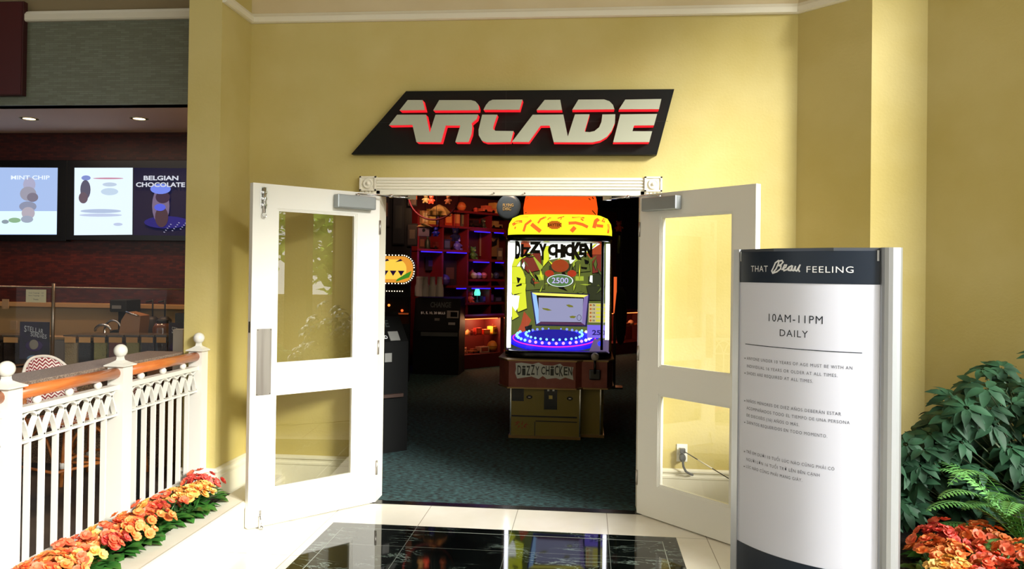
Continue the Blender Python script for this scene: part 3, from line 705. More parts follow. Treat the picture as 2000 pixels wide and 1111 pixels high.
fern('bright green fern with arching fronds in front of the umbrella shrubs', (b.x, b.y, .321), [(rg.uniform(-.8, 1), rg.uniform(-.8, .3), rg.uniform(.9, 1.5), rg.uniform(.3, .44)) for _ in range(18)]+[(-.9, -.35, .75, .50), (-.45, -.3, 1.2, .52), (-.15, -.4, 1.3, .46), (-.7, -.7, .4, .40), (-.3, -.8, .5, .36), (.2, -.5, 1.2, .46), (.6, -.4, .9, .5), (.35, -.9, .5, .4), (-.05, -1, .6, .42), (-1, .1, .45, .34), (.9, -.1, .9, .45)], rg)
# ================================================================== HALL AND GARDEN BEYOND (seen in reflections)
M_pier = mat('pier_tan', '8f7c4a', .7)
for i, (x, y) in enumerate(((7.1, -1.98), (7.1, -2.80), (7.1, -3.65), (7.1, -5.9), (7.1, -8.0), (4.6, -9.2), (1.6, -9.2), (-1.6, -9.2))):
    struct(bx('wall_pier', M_pier, x-.2, x+.2, y-.19, y+.19, 0, 4.9), 'tan window pier of the hall')
struct(bx('ground_garden', mat('lawn', '5c7a3a', .9, col2='7a9448', scale=2), 7.05, 30, -24, 12, -.3, -.12), 'lawn outside the hall')
M_gb = mat('garden_wall_brick', 'dcc4a8', .8, col2='c8a888', scale=20)
tag(bx('garden_wall', M_gb, 11.6, 11.9, -12, 4, -.13, 1.1), 'low tan garden wall outside on the lawn', 'wall')
M_tree = mat('tree_leaf', '8ab04a', .6, col2='b4d070', scale=3)
_nt = M_tree.node_tree; _b = _nt.nodes['Principled BSDF']; _t = _nt.nodes.new('ShaderNodeBsdfTranslucent'); _t.inputs[0].default_value = lin('b8d860'); _m = _nt.nodes.new('ShaderNodeMixShader'); _m.inputs[0].default_value = .5
_nt.links.new(_b.outputs[0], _m.inputs[1]); _nt.links.new(_t.outputs[0], _m.inputs[2]); _nt.links.new(_m.outputs[0], _nt.nodes['Material Output'].inputs[0])
M_bark = mat('bark', '4a3a2a', .9)
def tree(loc, h, r, label, rg, n=1100):
    root = thing('tree', label, 'tree', loc, group='trees in the garden'); mb = MB()
    for i in range(n):
        a = rg.random()*2*PI; el = math.asin(rg.uniform(-1, 1)); rr = r*(.55+.45*rg.random())
        p = Vector((math.cos(a)*math.cos(el)*rr, math.sin(a)*math.cos(el)*rr, h+math.sin(el)*rr*.9))
        leafq(mb, p, Vector((rg.gauss(0, 1), rg.gauss(0, 1), rg.gauss(0, .5))), Vector((rg.gauss(0, .4), rg.gauss(0, .4), 1)), .34, .12, seg=2)
    mb.build('crown', M_tree, root, recalc=False); MB().tube([(0, 0, 0), (.05, 0, h*.5), (0, .05, h)], [.16, .12, .08], 8).build('trunk', M_bark, root); return root
for i, (x, y, h, r) in enumerate(((13.6, -3.2, 2.7, 1.75), (14.5, -6.9, 3.0, 1.9), (14.2, .7, 3.0, 1.8), (9.9, -9.0, 2.8, 1.6))):
    tree((x, y, -.13), h, r, ['round garden tree nearest the hall windows', 'wide garden tree beyond the low wall', 'tall garden tree at the far side of the lawn', 'small garden tree by the corner'][i], rg)
def bush(loc, r, label, rg):
    mb = MB()
    for i in range(420):
        a = rg.random()*2*PI; el = rg.uniform(0, 1.4); rr = r*rg.uniform(.7, 1)
        leafq(mb, Vector((math.cos(a)*math.cos(el)*rr, math.sin(a)*math.cos(el)*rr, math.sin(el)*rr*.8)), Vector((math.cos(a), math.sin(a), rg.gauss(.3, .4))), Vector((0, 0, 1)), .2, .07, seg=2)
    o = mb.build('garden_bush', M_tree, recalc=False); o.location = loc; return tag(o, label, 'bush', 'bushes on the lawn')
for i, (x, y) in enumerate(((9.6, -2.6), (9.7, -5.2), (9.6, -7.8))): bush((x, y, -.13), .98, ['leafy bush outside between the first piers', 'leafy bush outside beside the middle pier', 'leafy bush outside by the last pier'][i], rg)
# ================================================================== GAME CABINET
from mathutils.bvhtree import BVHTree
GX, GY = .265, 2.9
gm = thing('game_cabinet', 'tall glass redemption game with orange and yellow domed top, blue lit wheel and small screen', 'arcade game', (GX, GY, 0))
M_gy = mat('cabinet_yellow', '857524', .5, col2='8c782c', scale=3); M_gpink = mat('band_salmon', '9a5240', .55, col2='8a4436', scale=9)
M_gtrim = mat('gold_trim', '9a7a4a', .35, .5); M_bk = mat('gloss_black', '08080a', .25)
mb = MB().prism([(-.455, -.57), (.232, -.57), (.232, .5), (-.455, .5)], .03, .52, 'z'); mb.build('base_cabinet', M_gy, gm)
mb = MB().prism([(.236, -.43), (.44, -.43), (.47, -.40), (.47, .45), (.236, .45)], .03, .52, 'z'); mb.build('side_cabinet', M_gy, gm)
mb = MB().box(-.47, .245, -.585, .51, 0, .03).box(.245, .48, -.445, .46, 0, .03); mb.build('plinth', M_gtrim, gm)
mb = MB().box(-.458, -.447, -.577, -.566, .03, .52).build('corner_strip', M_chrome, gm)
for x, y in ((.236, -.577), (.44, -.437)): MB().box(x-.006, x+.006, y, y+.012, .03, .52).build('corner_strip', M_chrome, gm)
def fr(px, py, Y): p = atY(px, py, Y); return p.x-GX, p.z
FY = GY-.57
def panel(name, px0, py0, px1, py1, m, Y=FY, t=.004, parent=gm):
    a = fr(px0, py0, Y); b = fr(px1, py1, Y); return MB().box(a[0], b[0], Y-GY-t, Y-GY, b[1], a[1]).build(name, m, parent)
panel('coin_door', 1000, 753, 1023, 783, M_bk)
cd_ = panel('coin_door', 1063, 752, 1088, 800, M_bk)
for x in (1071, 1081): panel('coin_slot', x-2, 757, x+2, 764, M_aluw, FY-.004, .003, cd_)
panel('coin_reject', 1072, 772, 1079, 779, mat('slot_yellow', 'c8b45a', .4), FY-.004, .003, cd_)
for x, y in ((1034, 775), (1113, 778)):
    p = fr(x, y, FY); o = MB().lathe([(.03, 0), (.03, .006), (.024, .008)], (0, 0, 0), 16, T=TR(p[0], FY-GY, p[1])@RX(PI/2), sy=.62).build('ticket_slot', M_bk, gm)
    MB().box(p[0]-.012, p[0]+.012, FY-GY-.011, FY-GY-.008, p[1]-.006, p[1]+.003).build('slot_mouth', M_steel, o)
for (a, b, c, d) in ((999, 813, 1127, 814), (1044, 823, 1045, 853), (1046, 823, 1127, 823.6)): panel('panel_seam', a, b, c, d, M_dark, FY, .002)
# plain red flourish low on the front
mb = MB()
for k in range(9):
    a = k*.7; p = fr(1018+7*math.cos(a), 829+5*math.sin(a*1.3), FY); q = fr(1018+16*math.cos(a), 829+9*math.sin(a), FY)
    d = Vector((q[0]-p[0], q[1]-p[1])).normalized()*.006
    mb.poly([(p[0]-d.y, FY-GY-.001, p[1]+d.x), (q[0], FY-GY-.001, q[1]), (p[0]+d.y, FY-GY-.001, p[1]-d.x)])
mb.build('decal', mat('decal_red', 'a83a1e', .6), gm, recalc=False)
band = [(-.585, -.42), (-.47, -.63), (.19, -.63), (.25, -.55), (.5, -.55), (.56, -.35), (.56, .5), (-.585, .5)]
z0b, z1b = .515, .775
MB().prism(band, z0b, z1b, 'z').build('name_band', M_gpink, gm)
def grow(poly, d): 
    cx = sum(p[0] for p in poly)/len(poly); cy = sum(p[1] for p in poly)/len(poly); return [(p[0]+math.copysign(d, p[0]-cx), p[1]+math.copysign(d, p[1]-cy)) for p in poly]
for z in (z0b-.012, z1b): MB().prism(grow(band, .012), z, z+.014, 'z').build('edge_trim', M_gtrim, gm)
BY = GY-.63
pl_ = [(1007, 709), (1018, 708), (1040, 711), (1052, 708), (1062, 713), (1080, 714), (1094, 710), (1100, 715), (1120, 717), (1118, 728), (1120, 742), (1104, 737), (1094, 741), (1086, 738), (1068, 740), (1060, 734), (1052, 740), (1038, 735), (1010, 739), (1006, 728), (1008, 720)]
mb = MB(); P = [fr(x, y, BY) for x, y in pl_]; mb.prism(P, BY-GY-.003, BY-GY, 'y'); np_ = mb.build('name_plate', mat('plate_white', 'd6d6ca', .5), gm)
def jtext(body, boxes, Y, thick, m, parent, bold=.02):
    mb = MB()
    for ch_, (a, b, c, d, sh) in zip(body, boxes):
        p = fr(a, d, Y); q = fr(c, b, Y)
        me, fn = fit_text(ch_, p[0], q[0], p[1], q[1], 0, bold, sh)
        mb.add_mesh(me, TR(0, Y-GY-thick, 0), fn=fn)
    return mb.build('lettering', m, parent, recalc=False)
def boxes(x0, x1, n, y0, y1, rg_, jit=2, slope=0, gaps=()):
    out = []; w_ = (x1-x0)/(n+len(gaps)*.3); x = x0
    for i in range(n):
        if i in gaps: x += w_*.3
        j = rg_.uniform(-jit, jit); s_ = slope*(x-x0); out.append((x+w_*.06, y0+j+s_, x+w_*.94, y1+rg_.uniform(-jit, jit)+s_, 0)); x += w_
    return out
rg = random.Random(5)
jtext('DiZZYCHiCKEN', boxes(1010, 1118, 12, 713, 731, rg, 1.5, .03, (5,)), BY, .0045, M_ink if False else mat('band_ink', '3a3a34', .6), np_)
MB().box(-.588, -.584, -.36, -.0, z0b+.03, z1b-.03).build('side_plate', mat('plate_dark', '4a3a3a', .6), gm)
# joystick
jx, jy = fr(1162, 700, GY-.5)[0], -.55
js = MB().box(jx-.055, jx+.055, -.585, -.55, .60, .70, bev=.01).build('joystick_mount', M_bk, gm)
MB().tube([(jx, -.60, .66), (jx, -.60, .80)], .013).build('joystick_shaft', M_bk, gm); MB().ball((jx, -.60, .83), .04, 16, 10).build('joystick_knob', mat('knob_cream', 'b8ad9c', .35), gm)
# tank
PWR = .42
def sup(r, seg=48, hw=.54, hd=.5, pw=PWR): return [(hw*r*math.copysign(abs(math.cos(2*PI*i/seg))**pw, math.cos(2*PI*i/seg)), hd*r*math.copysign(abs(math.sin(2*PI*i/seg))**pw, math.sin(2*PI*i/seg))) for i in range(seg)]
ztk0, ztk1 = .789, 2.0
MB().lathe([(1.0, ztk0), (1.02, ztk0+.015), (1.02, ztk0+.06), (.985, ztk0+.075)], (0, 0, 0), 48, sx=.54, sy=.5, pw=PWR).build('deck_rim', M_bk, gm)
MB().lathe([(.985, .855), (.985, ztk1)], (0, 0, 0), 48, sx=.54, sy=.5, pw=PWR, cap=False).build('glass_shell', M_glass2, gm)
MB().lathe([(1.0, ztk1-.03), (1.03, ztk1-.02), (1.03, ztk1+.03), (1.0, ztk1+.035)], (0, 0, 0), 48, sx=.54, sy=.5, pw=PWR).build('top_rim', M_bk, gm)
for x, y in ((-.53, -.40), (.53, -.40)): MB().tube([(x, y, .86), (x, y, 1.99)], .014).build('frame_post', M_gtrim, gm)
M_tube = emi('fluorescent', 'f4f6ff', 5)
for x, y in ((-.50, -.36), (.50, -.36)): MB().tube([(x, y, .88), (x, y, 1.95)], .02).build('light_tube', M_tube, gm)
MB().tube([(.445, -.42, .88), (.445, -.42, 1.97)], .014).build('frame_post', M_bk, gm)
# topper
br = MB().lathe([(1.0, 2.035), (1.0, 2.09), (.98, 2.16), (.92, 2.215), (.8, 2.245), (.6, 2.255)], (0, 0, 0), 64, sx=.545, sy=.5, pw=.55).build('brim', emi('topper_yellow', 'f6f02a', .95), gm)
cr_ = MB().lathe([(.72, 2.24), (.73, 2.34), (.70, 2.44), (.64, 2.54), (.52, 2.62), (.3, 2.68), (.01, 2.70)], (0, 0, 0), 64, sx=.54, sy=.5, pw=.8).build('crown', emi('topper_orange', 'fa5214', .95), gm)
def bvh_of(o):
    me = o.data; return BVHTree.FromPolygons([v.co+Vector((GX, GY, 0)) for v in me.vertices], [p.vertices[:] for p in me.polygons])
bv = bvh_of(br); bc = bvh_of(cr_)
def stroke(mb, bvh, pts, wpx, mi=0, off=.003):
    P = []
    for a, b in zip(pts, pts[1:]):
        n = max(1, int(math.hypot(b[0]-a[0], b[1]-a[1])/2.5))
        for k in range(n): P.append((a[0]+(b[0]-a[0])*k/n, a[1]+(b[1]-a[1])*k/n))
    P.append(pts[-1]); rows = []
    for i, p in enumerate(P):
        a = P[max(0, i-1)]; b = P[min(len(P)-1, i+1)]; dx, dy = b[0]-a[0], b[1]-a[1]; l = math.hypot(dx, dy) or 1; nx, ny = -dy/l, dx/l; row = []
        for s_ in (-.5, .5):
            d = ray(p[0]+nx*s_*wpx, p[1]+ny*s_*wpx).normalized(); h = bvh.ray_cast(CAM, d)
            if h[0] is None: row = None; break
            row.append(h[0]-d*off-Vector((GX, GY, 0)))
        rows.append(row)
    for a, b in zip(rows, rows[1:]):
        if a and b: mb.poly([a[0], b[0], b[1], a[1]], mi)
def Z2(x, y): return (960+x/5.848, 370+y/5.848)
def st(mb, bvh, pts, w, mi=0): stroke(mb, bvh, [Z2(*p) for p in pts], w/5.848, mi)
mb = MB()
for pts, w_ in (([(180, 440), (205, 400), (240, 365)], 36), ([(240, 405), (290, 370), (350, 365)], 30), ([(200, 420), (205, 470)], 26), ([(365, 480), (390, 400), (455, 350)], 26), ([(455, 395), (560, 480)], 44), ([(530, 385), (560, 340), (625, 310)], 20), ([(240, 320), (330, 312), (420, 312)], 14),
                ([(880, 385), (960, 380), (1040, 400), (1100, 430)], 34), ([(910, 480), (955, 430)], 46), ([(920, 320), (1000, 315), (1060, 325)], 16), ([(1170, 440), (1190, 360), (1235, 330), (1300, 360)], 42), ([(1200, 412), (1275, 420)], 34), ([(1330, 380), (1340, 440), (1330, 500)], 20), ([(755, 330), (800, 315), (830, 308)], 12), ([(640, 345), (660, 325), (680, 325)], 10), ([(790, 345), (800, 320)], 10), ([(1020, 335), (1050, 355)], 16), ([(265, 450), (275, 425)], 14)): st(mb, bv, pts, w_)
mb.build('brim_stroke', emi('stroke_orange', 'f2702a', .9), gm, recalc=False)
mb = MB(); st(mb, bv, [(640, 405), (800, 405)], 50); st(mb, bv, [(660, 405), (780, 405)], 76); st(mb, bv, [(680, 405), (760, 405)], 92); 
bd_ = mb.build('brim_badge', emi('badge_orange', 'c8641e', .8), gm, recalc=False)
me, fn = fit_text('BAYTEK', *(fr(1070, 440, GY-.5)[0], fr(1096, 440, GY-.5)[0]), fr(1080, 442, GY-.52)[1], fr(1080, 436, GY-.52)[1], 0, .02); MB().add_mesh(me, TR(0, -.512, 0), fn=fn).build('lettering', emi('badge_ink', '5a2a0e', .5), gm, recalc=False)
mb = MB()
for pts, w_ in (([(385, 220), (360, 250)], 9), ([(395, 110), (415, 95)], 12), ([(1130, 120), (1110, 100)], 10), ([(1150, 240), (1190, 285)], 10), ([(1165, 110), (1150, 85)], 10), ([(370, 270), (400, 265)], 8)): st(mb, bc, pts, w_)
mb.build('crown_stroke', emi('stroke_black', '1a0602', .1), gm, recalc=False)
# back graphic inside the tank: loose bright shards
GPY = GY+.12
cols = {'y': ('d8e030', .95), 'w': ('f4f8f0', 1.3), 'g': ('7d8a3c', .45), 'k': ('0c0c0a', .0), 'o': ('c8562e', .6), 'r': ('a04030', .5), 'd': ('4e5432', .35), 'l': ('b8cc40', .7)}
mats_ = [emi('graphic_'+k, v[0], v[1]) for k, v in cols.items()]; ci = {k: i for i, k in enumerate(cols)}
mb = MB(); a = fr(986, 462, GPY); b = fr(1197, 668, GPY)
mb.box(a[0]+.02, b[0]-.02, GPY-GY, GPY-GY+.02, .87, 1.97, ci['g'])
def Z5(x, y): return (980+x/6.943, 440+y/6.943)
def Z3(x, y): return (960+x/6.942, 540+y/6.942)
lay = [0]
def G(z, pts, c, outline=False):
    lay[0] += 1; Y = GPY-.0015*lay[0]
    P = [fr(*z(*p), Y) for p in pts]
    if outline:
        cx = sum(p[0] for p in P)/len(P); cz = sum(p[1] for p in P)/len(P)
        mb.prism([(p[0]+(p[0]-cx)/max(.001, math.hypot(p[0]-cx, p[1]-cz))*.008, p[1]+(p[1]-cz)/max(.001, math.hypot(p[0]-cx, p[1]-cz))*.008-.004) for p in P], Y-GY, Y-GY+.001, 'y', ci['k']); lay[0] += 1; Y = GPY-.0015*lay[0]
    mb.prism(P, Y-GY, Y-GY+.001, 'y', ci[c])
G(Z5, [(60, 190), (250, 190), (250, 640), (330, 700), (330, 1100), (60, 1100)], 'w')
G(Z5, [(60, 190), (1380, 190), (1380, 330), (900, 470), (330, 380), (60, 420)], 'w')
G(Z5, [(250, 190), (340, 190), (400, 300), (280, 420)], 'o')
G(Z5, [(270, 400), (520, 370), (540, 600), (360, 640), (280, 560)], 'r', True)
G(Z5, [(180, 430), (290, 420), (130, 650), (120, 600)], 'y', True)
G(Z5, [(130, 560), (250, 560), (330, 680), (330, 880), (160, 920), (120, 800)], 'y', True)
G(Z5, [(200, 700), (260, 720), (220, 800)], 'k')
G(Z5, [(190, 830), (270, 790), (270, 830)], 'k')
G(Z5, [(400, 380), (560, 560), (520, 620)], 'l')
G(Z5, [(570, 290), (640, 280), (640, 470), (560, 560)], 'y', True)
G(Z5, [(640, 470), (720, 400), (980, 350), (1040, 440), (940, 570), (900, 420)], 'w')
G(Z5, [(950, 400), (1050, 350), (1040, 470), (960, 580), (900, 560), (1000, 460)], 'l', True)
G(Z5, [(1000, 500), (1160, 400), (1200, 620), (1000, 640)], 'g', True)
G(Z5, [(1070, 560), (1160, 570), (1150, 600), (1080, 590)], 'k')
G(Z5, [(1140, 380), (1380, 220), (1380, 450), (1220, 470)], 'o')
G(Z5, [(1230, 400), (1380, 400), (1370, 620), (1230, 650)], 'r', True)
G(Z5, [(1250, 260), (1290, 250), (1130, 400), (1130, 380)], 'y', True)
G(Z5, [(1040, 190), (1370, 190), (1370, 240), (1040, 260)], 'd')
G(Z5, [(640, 550), (720, 520), (950, 520), (1000, 640), (640, 640)], 'd')
G(Z5, [(330, 660), (580, 640), (580, 860), (330, 880)], 'g', True)
G(Z5, [(480, 670), (570, 670), (570, 740), (480, 750)], 'l')
G(Z5, [(1000, 690), (1110, 690), (1110, 750), (1000, 750)], 'l')
G(Z5, [(1180, 700), (1380, 620), (1380, 1000), (1180, 1000)], 'd', True)
G(Z5, [(1200, 900), (1310, 800), (1380, 860), (1260, 980)], 'g', True)
G(Z5, [(1200, 680), (1230, 680), (1230, 780), (1190, 760)], 'w')
G(Z3, [(210, 80), (470, 100), (460, 180), (480, 430), (360, 480), (290, 250)], 'y', True)
G(Z3, [(330, 120), (410, 90), (410, 120), (340, 140)], 'k'); G(Z3, [(300, 240), (420, 220), (300, 260)], 'k')
G(Z3, [(200, 180), (280, 250), (380, 260), (360, 420), (220, 620)], 'w')
G(Z3, [(280, 400), (370, 540), (280, 590)], 'y', True)
G(Z3, [(440, 470), (540, 590), (460, 740), (330, 780), (400, 640)], 'o')
G(Z3, [(450, 680), (550, 650), (540, 760), (470, 760)], 'k')
G(Z3, [(1290, 130), (1500, 130), (1500, 320), (1330, 320)], 'd', True)
rs_ = random.Random(21)
for k in range(34):
    x0, y0 = rs_.uniform(1018, 1180), rs_.uniform(492, 572); a = rs_.uniform(0, PI); l = rs_.uniform(6, 17); w_ = rs_.uniform(1.6, 4.5)
    dx, dy, nx, ny = math.cos(a)*l, math.sin(a)*l, -math.sin(a)*w_, math.cos(a)*w_
    G(lambda x, y: (x, y), [(x0-dx, y0-dy), (x0+nx, y0+ny), (x0+dx, y0+dy), (x0-nx*.4, y0-ny*.4)], rs_.choice('yglodwklg'), rs_.random() < .7)
mb.build('back_graphic', mats_, gm)
# plain orange lump behind the score badge
def P3(px, py, Y): p = atY(px, py, Y); return (p.x-GX, p.y-GY, p.z)
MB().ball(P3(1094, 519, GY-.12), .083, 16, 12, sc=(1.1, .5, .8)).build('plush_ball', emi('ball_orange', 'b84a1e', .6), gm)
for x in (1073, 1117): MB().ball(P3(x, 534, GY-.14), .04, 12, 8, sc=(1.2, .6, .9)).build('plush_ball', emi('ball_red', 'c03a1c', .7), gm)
# score badge
SYb = GY-.2; c = P3(1094, 548, SYb)
for k, (rx, m) in enumerate(((.145, M_bk), (.137, emi('badge_white', 'e8f0ee', .9)), (.125, emi('badge_green', '6a9a58', .55)))):
    MB().lathe([(rx, 0), (rx, .006)], (0, 0, 0), 36, T=TR(c[0], c[1]-.007*k, c[2])@RX(PI/2), sy=.47).build('score_badge', m, gm)
me, fn = fit_text('2500', c[0]-.088, c[0]+.088, c[2]-.03, c[2]+.034, 0, .045); MB().add_mesh(me, TR(0, c[1]-.0225, 0), fn=fn).build('lettering', emi('digit_dark', '2a2a60', .2), gm, recalc=False)
me, fn = fit_text('2500', c[0]-.086, c[0]+.086, c[2]-.028, c[2]+.032, 0, .015); MB().add_mesh(me, TR(0, c[1]-.0235, 0), fn=fn).build('lettering', emi('digit_lilac', 'c4bcea', .95), gm, recalc=False)
# hanging title over the front glass
TY = GY-.46
bxs = [(1007, 472, 1016, 503, 0), (1018, 478, 1022, 500, 0), (1022, 484, 1036, 498, 0), (1034, 473, 1056, 492, 0), (1053, 477, 1067, 505, 0), (1071, 478, 1086, 497, 0), (1085, 478, 1099, 501, 0), (1099, 480, 1104, 500, 0), (1104, 478, 1119, 498, 0), (1117, 474, 1136, 505, 0), (1132, 478, 1143, 496, 0), (1142, 476, 1156, 500, 0)]
jtext('DIZZYCHICKEN', [(b_[0]-1, b_[1]-1.5, b_[2]+1, b_[3]+2.5, 0) for b_ in bxs], TY, 0, mat('title_black', '0c0a08', .6), gm, bold=.07)
# monitor
MY = GY-.14
fp = [fr(x, y, MY) for x, y in ((1036, 569), (1152, 574), (1146, 638), (1046, 636))]
mo = MB().prism(fp, MY-GY, MY-GY+.05, 'y').build('monitor', mat('monitor_frame', '2a2a7a', .3), gm)
fp = [fr(x, y, MY) for x, y in ((1039, 571), (1149, 576), (1143, 635), (1048, 633))]; zt_, zb_ = fp[0][1], fp[3][1]
for i, (a, b, m) in enumerate(((0, 1, emi('bezel_yellow', 'e8e060', 1.1)), (1, 2, emi('bezel_lilac', '9a86c8', .6)), (2, 3, emi('bezel_plum', '6a3a62', .5)), (3, 0, emi('bezel_blue', '90b8e8', 1.0)))):
    pa, pb = fp[a], fp[b]; cx, cz = sum(p[0] for p in fp)/4, sum(p[1] for p in fp)/4; k = .84
    MB().prism([pa, pb, (cx+(pb[0]-cx)*k, cz+(pb[1]-cz)*k), (cx+(pa[0]-cx)*k, cz+(pa[1]-cz)*k)], MY-GY-.008, MY-GY, 'y').build('bezel', m, mo)
fp2 = [fr(x, y, MY-.004) for x, y in ((1044, 576), (1144, 580), (1139, 631), (1050, 629))]; MB().prism(fp2, MY-GY-.005, MY-GY-.003, 'y').build('screen_border', M_bk, mo)
fp3 = [fr(x, y, MY-.008) for x, y in ((1052, 581), (1139, 583), (1137, 629), (1052, 628))]; sc_ = MB().prism(fp3, MY-GY-.009, MY-GY-.007, 'y').build('screen', emi('screen_grey', '9a9cc0', .8), mo)
mb = MB()
def sb(pts): mb.prism([fr(960+x/6.942, 540+y/6.942, MY-.01) for x, y in pts], MY-GY-.0112, MY-GY-.0105, 'y')
sb([(683, 425), (760, 432), (820, 460), (760, 462), (700, 445)]); sb([(1008, 385), (1050, 378), (1100, 395), (1110, 415), (1050, 415)]); sb([(1055, 540), (1100, 530), (1150, 540), (1120, 565), (1070, 560)])
mb.build('screen_mark', emi('mark_olive', '8a8a2a', .6), sc_)
mb = MB(); p = fr(1131, 624, MY-.01)
mb.tube([(p[0]+.022*math.cos(a), MY-GY-.012, p[1]+.02+.03*math.sin(a)) for a in [i*.45 for i in range(14)]], .002, 4, closed=True); mb.build('screen_mark', M_bk, sc_)
# pay table
p0, p1 = fr(1150, 592, GY-.3), fr(1184, 630, GY-.3)
pt = MB().box(p0[0], p1[0], -.305, -.30, p1[1], p0[1]).build('pay_table', emi('pay_cream', 'd8c890', .7), gm)
for k in range(5):
    z = p0[1]-(p0[1]-p1[1])*(k+.5)/5
    MB().box(p0[0]+.075, p1[0]-.004, -.307, -.305, z-.011, z+.011).build('pay_row', emi('pay_yellow', 'd6d02a', .8), pt)
    MB().ball((p0[0]+.02, -.306, z), .011, 8, 6, sc=(1, .3, 1)).build('pay_dot', emi('pay_orange', 'd0702a', .6), pt)
    t, fn = fit_text(('5', '10', '15', '25', '50')[k], p0[0]+.04, p0[0]+.064, z-.009, z+.009, 0, .03); MB().add_mesh(t, TR(0, -.3065, 0), fn=fn).build('lettering', M_ink, pt, recalc=False)
p0, p1 = fr(1147, 634, GY-.3), fr(1184, 660, GY-.3)
MB().box(p0[0], p1[0], -.335, -.33, p1[1], p0[1]).build('bonus_plate', emi('bonus_violet', '7a68e0', .9), gm)
t, fn = fit_text('250', p0[0]+.05, p1[0]-.01, p1[1]+.03, p0[1]-.05, 0, .03); MB().add_mesh(t, TR(0, -.337, 0), fn=fn).build('lettering', emi('bonus_ink', '3a2a9a', .4), gm, recalc=False)
# wheel deck
wl = thing('wheel_deck', None, None); wl.parent = gm; wl.location = (-.05, -.06, .955); wl.rotation_euler = (math.radians(12), 0, 0)
MB().lathe([(1, -.03), (1, 0)], (0, 0, 0), 48, sx=.47, sy=.36).build('deck_plate', emi('deck_blue', '1410e0', 1.0), wl)
MB().lathe([(1, 0), (1, .02), (.94, .03)], (0, 0, 0), 48, sx=.41, sy=.31).build('wheel', emi('wheel_blue', '1a14f0', 1.1), wl)
MB().lathe([(1, .03), (.9, .05)], (0, 0, 0), 48, sx=.28, sy=.2).build('wheel_hub', emi('hub_blue', '1c10b8', .6), wl)
Eb = {'p': emi('bulb_pink', 'ff9ad8', 1.5), 'c': emi('bulb_cyan', '86d4ff', 1.5), 'w': emi('bulb_warm', 'ffe0b0', 1.9), 'b': emi('bulb_blue', '6070ff', 2.0)}
for i in range(34):
    a = 2*PI*i/34; cs, sn = math.cos(a), math.sin(a); k = 'w' if cs > .78 else ('c' if cs < -.72 or sn > .2 else 'p')
    MB().ball((.395*cs, .295*sn, .038), .0155, 8, 6).build('bulb', Eb[k], wl)
for i in range(28):
    a = 2*PI*i/28; MB().ball((.30*math.cos(a), .21*math.sin(a), .052), .013, 8, 6).build('bulb', Eb['c' if math.sin(a) < .5 else 'b'], wl)
MB().tube([(.435*math.cos(2*PI*i/40), .33*math.sin(2*PI*i/40), .012) for i in range(40)], .006, 5, closed=True).build('light_ring', emi('ring_magenta', 'd020a0', 1.6), wl)
MB().prism([fr(1160, 662, GY-.38), fr(1193, 664, GY-.38), fr(1190, 690, GY-.38), fr(1150, 688, GY-.38)], -.385, -.38, 'y').build('corner_panel', mat('panel_milk', '9a8aa8', .4, emit='8a78a8', es=.35), gm)
MB().ball(P3(1172, 671, GY-.40), .024, 12, 8, sc=(1, .5, 1)).build('button', emi('button_blue', '3038ff', 1.5), gm)
MB().box(-.02, .07, -.47, -.455, .80, .86).build('deck_plate', mat('chute_grey', '9a9a9a', .3), gm)
# ================================================================== ARCADE ROOM
def txt(body, x0, x1, z0, z1, m, parent, T, bold=.0, name='lettering'):
    me, fn = fit_text(body, x0, x1, z0, z1, 0, bold); return MB().add_mesh(me, T, fn=fn).build(name, m, parent, recalc=False)
M_cab = mat('cabinet_black', '070808', .6, spec=.2); M_outl = mat('label_grey', '3c4542', .5); M_note = mat('note_paper', '8a8a86', .6)
# ticket kiosks by the door
def kiosk(label, loc, rz, word, group='black kiosks behind the left door'):
    r = thing('ticket_kiosk', label, 'kiosk', loc, rz, group)
    MB().prism([(-.25, 0), (.23, 0), (.23, 1.0), (.05, 1.22), (-.25, 1.26)], -.26, .26, 'x', T=RZ(PI)).build('body', M_cab, r)
    # slanted face from (y=-.23,z=1.0) to (y=-.05,z=1.22)
    T = TR(0, -.14, 1.11)@RX(-math.atan2(.18, .22))
    txt(word, -.12, .12, .02, .10, M_outl, r, T@TR(0, -.004, 0), .02)
    for k, x in enumerate((-.14, .13)): MB().box(x-.05, x+.05, -.006, 0, -.10, .0, T=T@TR(0, 0, -.03)).build('notice', M_note, r)
    txt('CARD', -.06, .06, -.11, -.07, M_inkw, r, T@TR(0, -.005, 0), .02)
    MB().box(.02, .09, -.235, -.23, .82, .9).build('notice', M_note, r)
    MB().box(-.2, .2, -.26, -.23, .50, .53).build('tray', mat('tray_brown', '3a241a', .6), r)
    return r
kiosk('black ticket kiosk nearest the left door with a slanted labelled face', (-1.42, 1.62, .003), math.radians(42), 'GAME')
kiosk('black ticket kiosk just behind the nearest one with two paper notices', (-1.62, 2.38, .003), math.radians(42), 'GAME')
